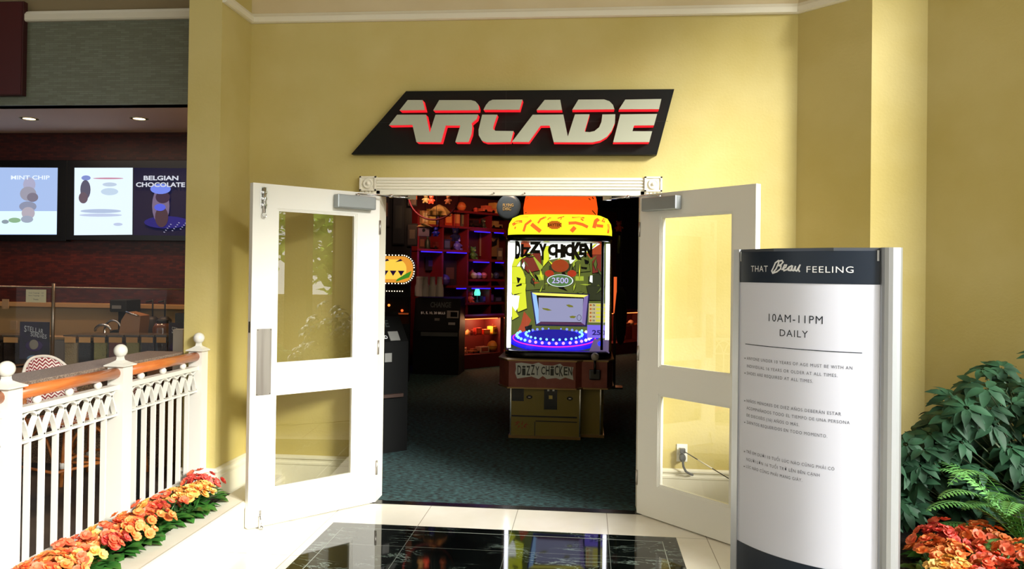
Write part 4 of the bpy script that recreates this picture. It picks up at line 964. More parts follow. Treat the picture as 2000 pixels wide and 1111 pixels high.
# coin game with bulb-ringed oval marquee
cg = thing('coin_game', 'dark coin game with glowing yellow oval marquee ringed with small bulbs', 'arcade game', (-2.60, 6.5, .003), math.radians(12))
MB().prism([(-.5, 0), (.45, 0), (.45, .86), (.1, 1.0), (-.5, 1.0)], -.42, .42, 'x', T=RZ(PI)).build('body', M_cab, cg)
MB().box(-.42, .42, -.15, .45, 1.0, 1.42).build('neck', M_cab, cg)
def stadium(w, h, r, n=6):
    o = []
    for cx, cz, a0 in ((w-r, h-r, 0), (-w+r, h-r, 90), (-w+r, -h+r, 180), (w-r, -h+r, 270)): o += arc((cx, cz), r, a0, a0+90, n)
    return o
mz = 1.68
MB().prism([(x, z+mz) for x, z in stadium(.50, .235, .2)], -.30, .2, 'y').build('marquee_box', M_bk, cg)
MB().prism([(x, z+mz) for x, z in stadium(.46, .20, .17)], -.31, -.30, 'y').build('marquee', emi('marquee_amber', 'e89a34', .8), cg)
MB().prism([(x, z+mz) for x, z in stadium(.36, .15, .14)], -.314, -.31, 'y').build('marquee_panel', emi('marquee_yellow', 'f4c84a', .9), cg)
mb = MB()
for x in (-.2, -.08, .04, .16, .28): mb.prism([(x-.05, mz-.02), (x+.05, mz-.02), (x, mz-.10)], -.316, -.314, 'y')
for x in (-.15, .05, .25): mb.prism([(x-.06, mz+.11), (x+.05, mz+.13), (x+.02, mz+.16)], -.316, -.314, 'y')
mb.build('marquee_mark', emi('mark_violet', '3a1a50', .3), cg)
MB().prism([(.2, mz-.19), (.40, mz-.12), (.44, mz-.02), (.36, mz-.06), (.22, mz-.15)], -.318, -.314, 'y').build('marquee_mark', emi('mark_green', '4a9a2a', .6), cg)
E_w = emi('marquee_bulb', 'ffe8c0', 3)
S_ = stadium(.475, .215, .185, 8)
for i in range(0, len(S_)):
    a, b = S_[i], S_[(i+1) % len(S_)]; L_ = math.hypot(b[0]-a[0], b[1]-a[1]); k = max(1, int(L_/.045))
    for j in range(k): MB().ball((a[0]+(b[0]-a[0])*j/k, -.314, mz+a[1]+(b[1]-a[1])*j/k), .009, 6, 4).build('bulb', E_w, cg)
for i in range(18): MB().ball((-.38+i*.04, -.16, 1.345), .008, 6, 4).build('bulb', E_w, cg)
MB().box(-.36, .40, -.42, -.16, 1.0, 1.012).build('playfield', emi('playfield_orange', '8a3a14', .5), cg)
for x, z, c in ((-.2, 1.1, 'ffc070'), (.1, 1.13, 'ff8030'), (.3, 1.05, 'ff5020')): MB().ball((x, -.2, z), .02, 8, 6).build('lamp', emi('lamp_'+c, c, 2), cg)
MB().box(-.42, .42, -.2, -.19, 1.0, 1.25).build('glass_front', M_glass2, cg)
# bill changer
a = atY(806, 700, 7.0); b = atY(896, 700, 7.0); cx = (a.x+b.x)/2; hw = (b.x-a.x)/2
bc_ = thing('change_machine', 'black change machine with slanted top, small display and lettering CHANGE', 'change machine', (cx, 7.3, .003), 0)
MB().prism([(-.3, 0), (.3, 0), (.3, .70), (.26, .74), (.16, 1.22), (-.3, 1.24)], -hw, hw, 'x', T=RZ(PI)).build('body', M_cab, bc_)
tl = math.atan2(.10, .48); T = TR(0, -.26, .74)@RX(-tl)
L2 = .49
txt('CHANGE', -.12, .22, .34, .43, M_outl, bc_, T@TR(0, -.004, 0), .03)
txt('$1, 5, 10, 20 BILLS', -.27, .13, .225, .27, M_inkw, bc_, T@TR(0, -.004, 0), .02)
MB().box(.16, .35, -.012, 0, .17, .29, T=T).build('display_frame', M_steel, bc_); MB().box(.22, .33, -.014, -.01, .19, .27, T=T).build('display', M_bk, bc_)
MB().box(.19, .30, -.006, 0, .06, .10, T=T).build('notice', M_note, bc_)
MB().box(-.24, hw-.02, -.34, -.30, .62, .68).build('coin_tray', mat('tray_grey', '5a5c5a', .4, .3), bc_)
MB().box(.02, .10, -.31, -.30, .78, .82, T=T@TR(0, 0, -.7)).build('coin_return', M_steel, bc_)
# cup stacks
M_cup = mat('cup_plastic', 'd8ccc0', .4)
for k, px in enumerate((797, 817, 830, 844, 858)):
    p = atY(px, 560, 7.25); r = thing('cup_stack', ['leftmost tall stack of clear cups on the change machine', 'second stack of clear cups from the left on the change machine', 'middle stack of clear cups on the change machine', 'fourth stack of clear cups from the left on the change machine', 'rightmost stack of clear cups on the change machine'][k], 'cups', (p.x, 7.28, 1.245 if k else 1.0), 0, 'clear cup stacks on the change machine')
    if k == 0: r.location = (p.x, 7.28, 1.245); r.location.x = max(p.x, cx-hw+.05)
    prof = [(.035, .30), (.045, .2), (.058, 0)]
    MB().lathe([(.07, 0), (.07, .02), (.066, .16), (.045, .22), (.043, .32), (.040, .33)], (0, 0, 0), 14).build('stack', M_cup, r)
    MB().lathe([(.045, .29), (.046, .295), (.044, .315)], (0, 0, 0), 14).build('rim', M_cup, r)
# prize counter and wall, laid diagonally
O = Vector((-1.62, 7.66)); U = Vector((.655, .7556)).normalized(); NN = Vector((U.y, -U.x)); Ang = math.atan2(U.y, U.x)
def pos(s_, off, z, base=O): p = base+U*s_+NN*off; return Vector((p.x, p.y, z))
def ubox(mb, s0, s1, o0, o1, z0, z1, base=O, mi=0):     # o: towards the viewer
    mb.box(s0, s1, -o1, -o0, z0, z1, mi, T=TR(base.x, base.y, 0)@RZ(Ang)); return mb
M_rlit = mat('case_red', '8a1a1a', .5); M_slat = mat('case_wood', '5a1412', .6)
E_case = emi('case_light', 'ff7a3a', 3)
def case(name, label, s0, s1):
    r = thing(name, label, 'display case', group='glass prize cases of the counter')
    mb = MB(); ubox(mb, s0, s1, -.5, -.02, .003, .24); ubox(mb, s0, s1, -.5, -.46, .24, .88); ubox(mb, s0, s0+.03, -.46, -.03, .24, .86); ubox(mb, s1-.03, s1, -.46, -.03, .24, .86); mb.build('body', M_slat, r)
    ubox(MB(), s0, s1, -.5, 0, .86, .90).build('top', M_rlit, r)
    ubox(MB(), s0+.03, s1-.03, -.45, -.05, .55, .56).build('shelf', M_glass2, r)
    ubox(MB(), s0+.03, s1-.03, -.035, -.03, .24, .86).build('glass_front', M_glass2, r)
    ubox(MB(), s0+.04, s1-.04, -.12, -.09, .84, .858).build('light_strip', E_case, r)
    return r
case('display_case', 'lit red glass prize case beside the change machine', -.02, 1.05)
case('display_case', 'lit red glass prize case hidden partly behind the domed game', 1.08, 2.9)
case('display_case', 'lit red glass prize case at the right edge of the doorway', 3.1, 5.4)
for s_, e_ in ((.25, 6), (.8, 7), (1.5, 6), (4.2, 12)):
    p = pos(s_, -.2, .8)
    l = point('case_lamp', p, e_, (1, .5, .24), .04)
PB = O-NN*1.25
def pw(px, py, off=0): 
    q = PB+NN*off; s_, z = atP(px, py, (q.x, q.y), (U.x, U.y)); return s_, z
M_aisle = mat('prize_wall', '4a0f10', .7); M_shelf = mat('shelf_red', '701416', .5)
E_blue = emi('led_blue', '2a18ff', 2.0)
struct(ubox(MB(), -4.0, 6.2, -.12, -.04, 0, 3.1, PB).build('wall_prize', M_aisle), 'dark red slat wall behind the prize counter')
def sbox(name, m, px0, px1, py0, py1, o0, o1, parent=None):
    s0, z1 = pw(px0, py0, o1); s1, z0 = pw(px1, py1, o1); return ubox(MB(), s0, s1, o0, o1, z0, z1, PB).build(name, m, parent)
def shelf(label, px0, px1, py, strips, th=4, dep=.32):
    r = thing('prize_shelf', label, 'shelf', group='red wall shelves with blue light strips')
    s0, z = pw(px0, py, dep); s1, _ = pw(px1, py, dep)
    ubox(MB(), s0, s1, -.04, dep, z-.04, z, PB).build('board', M_shelf, r)
    for (a, b) in strips:
        sa, _ = pw(a, py, dep); sb_, _ = pw(b, py, dep)
        n = 9; mb = ubox(MB(), sa, sb_, dep-.012, dep, z-.060, z-.044, PB); mb.build('light_strip', E_blue, r)
    return (s0, s1, z)
SH = {}
SH['a'] = shelf('long red shelf on the left with two blue light strips', 815, 917, 485, [(823, 864), (873, 912)])
SH['b'] = shelf('highest right red shelf with two blue light strips', 918, 988, 446, [(927, 958), (966, 984)])
SH['c'] = shelf('right red shelf with blue strips above the row of balls', 918, 988, 506, [(925, 956), (968, 984)])
SH['d'] = shelf('red shelf carrying the row of balls', 918, 988, 545, [])
SH['e'] = shelf('low red shelf with blue light strips below the balls', 885, 988, 558, [(892, 911), (922, 958), (967, 984)])
SH['f'] = shelf('lowest red wall shelf just above the prize counter', 885, 988, 592, [])
SH['g'] = shelf('high left red shelf carrying boxed toys', 815, 985, 436, [])
SH['h'] = shelf('top red shelf near the door head with lit boxes', 880, 985, 409, [])
for k, px in enumerate((820, 868, 917, 962)):
    s0, _ = pw(px, 450, .34); r = tag(ubox(MB(), s0-.02, s0+.02, -.04, .30, .0, 2.75, PB).build('shelf_upright', M_shelf), ['red upright at the left end of the prize shelves', 'red upright between the two left strip lights', 'red upright left of the ball row', 'slim red upright beside the domed game'][k], 'upright', 'red uprights of the prize shelves')
# ================================================================== PRIZES
def pm(c, e=0): 
    k = 'toy_'+c+('_lit' if e else '')
    m = bpy.data.materials.get(k)
    if m: return m
    return mat(k, c, .5, emit=c if e else None, es=e)
def place(px, py, off):                        # world point on the prize wall plane pushed forward by off
    s_, z = pw(px, py, off); return pos(s_, off, z, PB), s_
def toy_box(r, w, d, h, c, c2):
    MB().box(-w/2, w/2, -d/2, d/2, 0, h, bev=.004).build('carton', pm(c), r); MB().box(-w*.38, w*.38, -d/2-.003, -d/2, h*.2, h*.85).build('window', pm(c2), r)
def toy_ball(r, w, d, h, c, c2):
    MB().ball((0, 0, w/2), w/2, 14, 10).build('ball', pm(c), r); MB().tube([(w*.503*math.cos(a*PI/10), w*.503*math.sin(a*PI/10), w/2) for a in range(20)], .004, 4, closed=True).build('seam', pm(c2), r)
def toy_plush(r, w, d, h, c, c2):
    b = MB().ball((0, 0, h*.3), h*.3, 14, 10, sc=(1, .85, 1)).build('plush_body', pm(c), r); b = MB(); b.ball((0, 0, h*.75), h*.24, 14, 10); 
    b.ball((-h*.2, 0, h*.95), h*.08, 8, 6); b.ball((h*.2, 0, h*.95), h*.08, 8, 6); hd_ = b.build('plush_head', pm(c), r)
    MB().ball((0, -h*.22, h*.7), h*.09, 8, 6).build('muzzle', pm(c2), hd_)
    for s_ in (-1, 1): MB().tube([(s_*h*.22, 0, h*.45), (s_*h*.38, -h*.1, h*.3)], [h*.08, h*.06]).build('plush_arm', pm(c), r); MB().tube([(s_*h*.14, 0, h*.1), (s_*h*.2, -h*.32, h*.06)], [h*.1, h*.08]).build('plush_leg', pm(c), r)
def toy_bottle(r, w, d, h, c, c2):
    MB().lathe([(w*.4, 0), (w*.45, .01), (w*.42, h*.55), (w*.18, h*.75), (w*.16, h*.85)], (0, 0, 0), 12).build('bottle_body', pm(c), r); MB().lathe([(w*.2, h*.85), (w*.2, h)], (0, 0, 0), 12).build('cap', pm(c2), r)
def toy_lamp(r, w, d, h, c, c2):
    MB().lathe([(w*.4, 0), (w*.3, h*.1), (w*.08, h*.2), (w*.08, h*.5)], (0, 0, 0), 12).build('lamp_base', pm(c2), r); MB().lathe([(w*.45, h*.5), (w*.5, h*.7), (w*.3, h)], (0, 0, 0), 12).build('lamp_shade', pm(c, 1.2), r)
def toy_car(r, w, d, h, c, c2):
    MB().box(-w/2, w/2, -d/2, d/2, h*.2, h*.6, bev=.008).box(-w*.25, w*.22, -d*.4, d*.4, h*.6, h, bev=.008).build('car_body', pm(c), r)
    for x in (-.3, .3):
        for y in (-1, 1): MB().lathe([(h*.22, -.006), (h*.22, .006)], (0, 0, 0), 10, T=TR(x*w, y*d/2, h*.22)@RX(PI/2)).build('wheel', M_black, r)
def toy_radio(r, w, d, h, c, c2):
    MB().box(-w/2, w/2, -d/2, d/2, 0, h, bev=.02).build('case_shell', pm(c), r)
    for x in (-.28, .28): MB().lathe([(h*.26, 0), (h*.24, .006)], (0, 0, 0), 14, T=TR(x*w, -d/2, h*.45)@RX(PI/2)).build('speaker', pm(c2), r)
    MB().tube([(-w*.3, 0, h), (-w*.3, 0, h*1.25), (w*.3, 0, h*1.25), (w*.3, 0, h)], .008, 6).build('handle', pm(c2), r)
def toy_poster(r, w, d, h, c, c2):
    MB().box(-w/2, w/2, -.006, 0, 0, h).build('board', pm(c), r); MB().box(-w*.3, w*.3, -.01, -.006, h*.3, h*.75).build('picture', pm(c2), r)
def toy_fish(r, w, d, h, c, c2):
    MB().box(-w/2, w/2, -.01, 0, 0, h).build('board', pm(c), r)
    MB().prism([(-w*.35, h*.55), (-w*.1, h*.7), (w*.2, h*.62), (w*.38, h*.78), (w*.34, h*.5), (w*.1, h*.42), (-w*.15, h*.4)], -.03, -.01, 'y').build('fish_shape', pm(c2), r)
KF = dict(box=(toy_box, 'boxed_toy', 'toy'), ball=(toy_ball, 'toy_ball', 'ball'), plush=(toy_plush, 'plush_toy', 'plush toy'), bottle=(toy_bottle, 'toy_bottle', 'bottle'), lamp=(toy_lamp, 'toy_lamp', 'lamp'), car=(toy_car, 'toy_car', 'toy car'), radio=(toy_radio, 'toy_radio', 'radio'), poster=(toy_poster, 'prize_poster', 'poster'), fish=(toy_fish, 'fish_board', 'fish board'))
def prize(kind, px, py, wpx, hpx, c, c2, label, off=.14, grp=None, z=None):
    f, nm, cat = KF[kind]; p, s_ = place(px, py, off); s0, z0 = pw(px-wpx/2, py, off); s1, z1 = pw(px+wpx/2, py-hpx, off)
    zz_ = z0 if z is None else z; r = thing(nm, label, cat, (p.x, p.y, zz_), Ang, grp)
    wv = (s1-s0)*1.12; f(r, wv, min(.22, max(.05, wv*.6)), max(.04, z1-z0), c, c2); return r
T = 'toys on the red prize shelves'
zz = {k: v[2]+.001 for k, v in SH.items()}
# row of five balls
for k, (px, c, n) in enumerate(((926, 'c8b8a0', 'cream'), (935, 'a08cc0', 'pale violet'), (945, 'd06a60', 'pink'), (957, '8a8a6a', 'olive'), (969, '3a4060', 'dark blue'))):
    prize('ball', px, 545, 9, 9, c, '3a2a2a', n+' ball in the row of balls on the red shelf', grp='balls on the prize shelf', z=zz['d'], off=.2)
prize('plush', 948, 540, 12, 24, 'd06a38', 'f0b080', 'orange long-limbed plush sitting behind the row of balls', z=zz['d'], off=.1)
prize('bottle', 922, 540, 9, 22, '8a2a28', '2a1010', 'red bottle-shaped toy at the left of the ball row', z=zz['d'], off=.1)
prize('plush', 918, 592, 11, 22, 'e8602a', 'f8b070', 'small orange plush on the lowest wall shelf', z=zz['f'])
prize('lamp', 932, 592, 9, 26, '5ad0b0', '1a3a3a', 'glowing green toy lamp on the lowest wall shelf', z=zz['f'])
for k, (px, w_, h_, c, c2, n) in enumerate(((945, 10, 12, '2a2a4a', '4a4a90', 'dark blue'), (957, 9, 16, '3a2050', '7a4a90', 'purple'), (970, 12, 10, '26262c', '5a5a70', 'charcoal'), (901, 9, 14, '301840', '6a3a80', 'plum'))):
    prize('box', px, 592, w_, h_, c, c2, n+' boxed toy on the lowest wall shelf', grp=T, z=zz['f'])
prize('fish', 955, 500, 34, 44, '8a6a44', '14100e', 'tan board with a dark fish shape between the prize shelves', off=.03)
prize('fish', 975, 540, 14, 26, '4a3038', '1a1420', 'small dark board behind the dark blue ball', off=.03)
prize('plush', 924, 503, 12, 24, '4a6a2a', '8aa050', 'green plush frog shape beside the tan fish board', off=.2, z=zz['c'])
prize('poster', 976, 504, 10, 24, '6a5a50', 'b0a080', 'small framed picture right of the fish board', off=.1, z=zz['c'])
prize('poster', 845, 528, 26, 26, '1c1418', '3a2a60', 'dark picture below the left blue strip lights', off=.02)
prize('poster', 878, 560, 24, 50, '2a1c20', '5a3a30', 'dark poster panel left of the ball shelf', off=.02)
prize('ball', 868, 558, 16, 16, '4a3a8a', '1a1a2a', 'violet ball toy behind the rightmost cup stack', off=.1)
# first left shelf
for k, (kind, px, w_, h_, c, c2, n) in enumerate((('box', 822, 10, 22, '3a1c1a', '6a4030', 'brown boxed toy at the left end above the left blue strips'), ('bottle', 835, 9, 26, '20281c', '4a5a3a', 'dark green bottle toy above the left blue strips'), ('car', 852, 18, 14, '5a1414', '1a1a1a', 'red toy car above the left blue strips'), ('box', 870, 12, 20, '2a2440', '50507a', 'navy boxed toy above the gap of the blue strips'),
    ('plush', 893, 16, 26, '5a4ac0', 'a090d0', 'violet plush toy above the right of the left blue strips'), ('ball', 909, 10, 10, '4a3090', '20204a', 'dark violet ball at the right end above the left blue strips'))):
    prize(kind, px, 485, w_, h_, c, c2, n, z=zz['a'])
for k, (kind, px, w_, h_, c, c2, n) in enumerate((('box', 828, 11, 26, 'c08a5a', 'e0c090', 'tan boxed toy on the high left shelf'), ('box', 842, 12, 30, 'b88a3a', 'd8b060', 'yellow boxed toy on the high left shelf'), ('box', 857, 12, 28, '3a2a50', '8060a0', 'purple boxed toy on the high left shelf'), ('box', 873, 13, 30, 'b83a1c', 'e08040', 'orange boxed toy on the high left shelf'),
    ('box', 890, 11, 30, 'a03028', 'd08050', 'red boxed toy in the middle of the high shelf'), ('box', 904, 12, 26, '4a4038', '7a6a50', 'grey boxed toy in the middle of the high shelf'), ('car', 925, 22, 13, '2a1416', '5a2a2a', 'dark toy car on the high shelf'), ('plush', 944, 12, 18, '3a3a30', '8a8060', 'grey plush on the high shelf'), ('car', 965, 20, 14, 'a07a4a', '6a3020', 'tan toy truck at the right of the high shelf'))):
    prize(kind, px, 436, w_, h_, c, c2, n, z=zz['g'])
for k, (kind, px, w_, h_, c, c2, n) in enumerate((('ball', 901, 13, 13, 'e8703a', 'f0c060', 'lit orange and yellow ball near the door head'), ('ball', 929, 7, 7, 'e05040', '601010', 'small red ball on the top shelf'), ('car', 950, 22, 13, 'e86a4a', 'ffb080', 'bright red toy fire truck on the top shelf'))):
    r = prize(kind, px, 409, w_, h_, c, c2, n, z=zz['h'])
for k, (py, c) in enumerate(((409, 'e08848'), (399, 'e8a050'))):
    prize('box', 971, py, 20, 9, c, 'f0c080', ['lower orange lit crate stacked by the flying disc', 'upper orange lit crate stacked by the flying disc'][k], z=zz['h'] if k == 0 else zz['h']+.105)
# loose hanging prizes
def hang(name, label, cat, px, py, Y):
    p = atY(px, py, Y); r = thing(name, label, cat, tuple(p)); MB().tube([(0, 0, 0), (0, 0, 3.2-p.z)], .003, 4).build('cord', M_black, r); return r
r = hang('hoop', 'large dark red toy hoop hanging inside the doorway top', 'hoop', 848, 328, 6.2)
R_ = (atY(895, 380, 6.2).x-atY(800, 380, 6.2).x)/2*1.05; MB().tube([(R_*math.sin(2*PI*i/40), 0, -R_+.0+R_*math.cos(2*PI*i/40)-.0) for i in range(40)], .014, 8, closed=True).build('ring', pm('7a1420'), r)
r = hang('toy_parasol', 'cream and orange toy parasol hanging among the prizes', 'parasol', 858, 402, 6.9)
MB().lathe([(.012, .02), (.10, -.02), (.19, -.11), (.205, -.16), (.19, -.15), (.1, -.04), (.01, 0)], (0, 0, 0), 8, smooth=False, cap=False).build('canopy', pm('e8b060'), r); MB().tube([(0, 0, 0), (0, 0, -.34)], .006, 6).build('handle', M_dark, r)
r = hang('flying_disc', 'blue hanging flying disc beside the domed game top', 'flying disc', 994, 380, 5.0); r.rotation_euler = (0, 0, math.radians(-14))
cz = -(atY(994, 380, 5).z-atY(994, 405, 5).z)
MB().lathe([(.175, -.012), (.175, .0), (.165, .014), (.13, .02), (.01, .022)], (0, 0, 0), 28, T=TR(0, 0, cz)@RX(PI/2)).build('disc', mat('disc_blue', '46586e', .35), r)
for k, wd in enumerate(('FLYING', 'DISC')): txt(wd, -.075, .075-.03*k, cz+.008-.05*k, cz+.05-.05*k, pm('b8a878'), r, TR(0, -.026, 0), .02)
r = hang('birdhouse', 'grey wooden birdhouse with a peaked roof hanging on the left', 'birdhouse', 830, 436, 6.4)
MB().box(-.085, .085, -.08, .08, -.20, -.05).build('box_body', mat('birdhouse_grey', '6a5560', .7), r); MB().prism([(-.11, -.055), (.11, -.055), (0, .0)], -.1, .1, 'y').build('roof', pm('c89a5a'), r); MB().lathe([(.025, 0), (.025, .003)], (0, 0, 0), 12, T=TR(0, -.081, -.11)@RX(PI/2)).build('hole', M_black, r)
for k, (px, py, c, c2, n) in enumerate(((843, 386, 'e85a34', 'f0c090', 'bright orange plush dangling left near the door head'), (876, 386, 'b86a3c', 'e0b070', 'tan monkey-like plush dangling beside the hoop'), (832, 384, 'b8a060', 'd8c890', 'small yellow plush dangling at the left of the orange one'), (890, 452, '5a4aa0', 'c0a0c0', 'violet long-haired plush hanging below the shelf'), (852, 449, '2a28b0', '5050d0', 'deep blue kite-like plush hanging beside the birdhouse'), (1209, 438, 'd04a48', 'e87a6a', 'red pom-pom flower plush hanging right of the domed game'))):
    Y_ = 6.3 if k < 5 else 5.6
    r = hang('plush_toy', n, 'plush toy', px, py-6, Y_); sub = thing('h', None, None); bpy.data.objects.remove(sub)
    h = .15 if k != 3 else .2; r2 = thing('x', None, None)
    toy_plush(r, h, h, h, c, c2); bpy.data.objects.remove(r2)
    for ch in r.children:
        if ch.name.startswith('cord'): continue
        ch.location.z -= h*.97
MB_ = MB().tube([(0, 0, -.2), (.0, 0, -.45)], .02, 8).build('stem', pm('5a6a2a'), r)
# toys in the glass cases (upper shelf and floor of each)
def ctoy(kind, px, py, wpx, hpx, c, c2, label, z, off=-.2, e=0):
    f, nm, cat = KF[kind]; q = O+NN*off; s_, _ = atP(px, py, (q.x, q.y), (U.x, U.y)); sa, _ = atP(px-wpx/2, py, (q.x, q.y), (U.x, U.y)); sb_, _ = atP(px+wpx/2, py, (q.x, q.y), (U.x, U.y))
    p = pos(s_, off, z); r = thing(nm, label, cat, tuple(p), Ang, 'toys in the glass prize cases'); w_ = (sb_-sa)*1.2; f(r, w_, min(.16, w_*.7), hpx/118, c, c2)
for a in ((('radio', 969, 622, 20, 16, 'e8b83a', '8a4a2a', 'yellow toy radio on the upper shelf of the lit case', .562)), ('box', 948, 622, 10, 10, 'c85a30', 'f0a060', 'orange boxed toy left of the yellow radio', .562), ('box', 933, 622, 9, 14, 'b83024', 'e87040', 'red boxed toy in the middle of the lit case', .562), ('bottle', 914, 622, 7, 14, 'd8a060', '6a2a1a', 'tan bottle toy near the change machine end of the case', .562), ('plush', 922, 622, 8, 12, '9a3a2a', 'd09060', 'brick red small plush on the upper case shelf', .562),
          ('ball', 962, 668, 13, 13, 'c8983a', '6a4a1a', 'golden ball on the case floor below the radio', .245), ('box', 942, 668, 14, 12, 'd8c0a0', 'a84a30', 'cream boxed toy on the case floor', .245), ('car', 925, 668, 13, 9, '8a5a3a', 'd8b080', 'brown toy car on the case floor', .245), ('plush', 909, 668, 10, 13, 'b07a5a', 'e0c0a0', 'beige plush on the case floor by the change machine', .245), ('plush', 952, 668, 8, 12, '7a8a5a', 'c0c090', 'olive plush on the case floor', .245),
          ('ball', 1214, 655, 8, 8, 'd8a070', '6a3a2a', 'tan ball low in the right hand glass case', .245), ('box', 1222, 620, 8, 8, 'e8b890', 'a04a30', 'pale boxed trinket in the right hand glass case', .562), ('ball', 1232, 620, 6, 6, 'f0c8a0', '8a4a30', 'cream ball trinket in the right hand glass case', .562), ('car', 1241, 620, 9, 6, 'e8a070', 'a05a3a', 'pale toy car in the right hand glass case', .562)): ctoy(*a)
# dark pictures on the far left wall seen beside the jamb
for k, (px, py, w_, h_, c, c2, n) in enumerate(((752, 440, 16, 60, '161216', '6a4a34', 'dark poster right beside the left door jamb'), (778, 475, 22, 100, '141614', '2a2c26', 'dark green tall poster near the left door jamb'), (805, 400, 16, 50, '3a2418', '4a2c1c', 'brown woven panel above the small shelf'), (805, 478, 18, 40, '2a2018', '5a4a38', 'small framed pictures below the brown woven panel'))):
    p = atY(px, py, 7.2); s_ = 12.7/FPX
    r = thing('prize_poster', n, 'poster', (p.x, 7.2, p.z)); toy_poster(r, w_*s_, .02, h_*s_, c, c2); MB().box(-w_*s_*.55, w_*s_*.55, .0, .03, -.02, h_*s_+.02).build('back_board', M_ab, r)
struct(bx('wall_partition', M_ab, -4.2, -2.35, 7.25, 7.33, 0, 3.1), 'black partition wall carrying dark posters')
# right side beyond the game: framed doorway in brown wood
fr_ = thing('wood_cabinet', 'tall dark brown framed cabinet at the right side of the arcade', 'cabinet', (2.35, 8.0, .003), 0)
MB().box(-.55, .9, 0, .3, 0, 2.05).build('body', mat('brown_dark', '2a1812', .5), fr_)
for x0, x1, z0, z1 in ((-.55, .9, 1.98, 2.06), (-.55, -.47, .9, 1.98), (-.12, -.05, .9, 1.98), (.3, .36, .9, 1.98)): MB().box(x0, x1, -.03, 0, z0, z1).build('moulding', mat('brown_trim', '4a2a1c', .45), fr_)
MB().box(-.04, .29, -.012, 0, .95, 1.9).build('door_panel', M_bk, fr_); MB().box(.16, .26, -.02, -.012, 1.5, 1.62).build('green_label', pm('7a8a2a', .3), fr_)
# lights of the room; the ceiling spots are added fill without fixtures
def spot(name, loc, tgt, e, col, size=1.6, r=.08):
    l = bpy.data.lights.new(name, 'SPOT'); l.energy = e; l.color = col; l.spot_size = size; l.spot_blend = .9; l.shadow_soft_size = r
    o = bpy.data.objects.new(name, l); C.objects.link(o); o.location = loc; o.rotation_euler = (Vector(loc)-Vector(tgt)).to_track_quat('Z', 'Y').to_euler(); return o
spot('arcade_fill_spot', (-1.9, 5.6, 3.15), (-2.4, 9, 1.6), 55, (1, .58, .42), 1.5)
spot('arcade_fill_spot', (-.6, 6.2, 3.15), (-1.2, 9.8, 1.5), 50, (1, .52, .38), 1.5)
spot('arcade_fill_spot', (1.2, 6.5, 3.15), (2.2, 10, 1.4), 25, (1, .5, .35), 1.3)
spot('arcade_fill_spot', (-.6, 4.6, 3.15), (-.8, 6.2, 0), 45, (1, .68, .42), 1.5)
spot('arcade_fill_spot', (1.6, 5.6, 3.15), (1.8, 6.6, 0), 30, (1, .62, .36), 1.5)
spot('shelf_spot', (-1.9, 6.6, 3.1), (-2.3, 7.9, 2.4), 60, (1, .55, .26), 1.0)
spot('shelf_spot', (-.9, 7.2, 3.1), (-1.3, 9.2, 2.4), 60, (1, .5, .22), 1.0)
for px, py in ((845, 500), (895, 502), (945, 518), (945, 572), (950, 458)):
    p, s_ = place(px, py, .42); point('blue_glow', tuple(p), .8, (.2, .12, 1), .04)

p = atY(1199, 541, 6.0); q = atY(1204, 612, 6.0)
r = thing('light_bar', 'upright glowing orange light bar right of the domed game', 'light', ((p.x+q.x)/2, 6.0, .003))
MB().box(p.x-(p.x+q.x)/2, q.x-(p.x+q.x)/2, 0, .03, q.z, p.z).build('tube', emi('bar_orange', 'e0602a', .9), r); MB().box(-.02, .02, .03, .06, 0, p.z).box(-.12, .12, -.08, .16, 0, .02).build('stand', M_bk, r)
p = atY(1213, 560, 5.2); r = thing('hanging_bag', 'long black bag hanging at the right of the domed game', 'bag', (p.x, 5.2, p.z)); 
MB().tube([(0, 0, 0), (0, 0, 3.2-p.z)], .004, 4).build('cord', M_black, r); MB().lathe([(.02, 0), (.06, -.08), (.085, -.35), (.07, -.62), (.04, -.75), (.01, -.78)], (0, 0, 0), 14, sy=.6).build('bag_body', M_blackm, r)
# ================================================================== FOOD COUNTER
M_gran2 = mat('granite_brown', '4a3826', .3, col2='8a6e50', scale=120, detail=2, lo=.4, hi=.62)
M_stl = mat('steel_dull', '8a8074', .35, .8); M_tan = mat('stone_tan', '9a7f58', .5)
ct = thing('service_counter', 'long brown granite service counter behind the railing', 'counter')
MB().box(-7.6, -2.5, 0, .95, .80, .84, bev=.008).build('top', M_gran2, ct); MB().box(-7.6, -2.55, .06, .9, .168, .80).build('body', M_gran2, ct)
bc2 = thing('back_counter', 'dark back counter with a stone splashback below the mosaic wall', 'counter')
MB().box(-7.6, -2.5, 1.15, 1.56, .168, .98).build('body', mat('counter_dark', '1e1a14', .5), bc2)
zl = atY(200, 597, 1.5).z
MB().box(-7.6, -2.15, 1.50, 1.598, .98, zl-.02).build('splashback', M_tan, bc2); MB().box(-7.6, -2.15, 1.46, 1.598, zl-.02, zl+.02, bev=.004).build('ledge', mat('ledge_wood', 'b08a5c', .4), bc2)
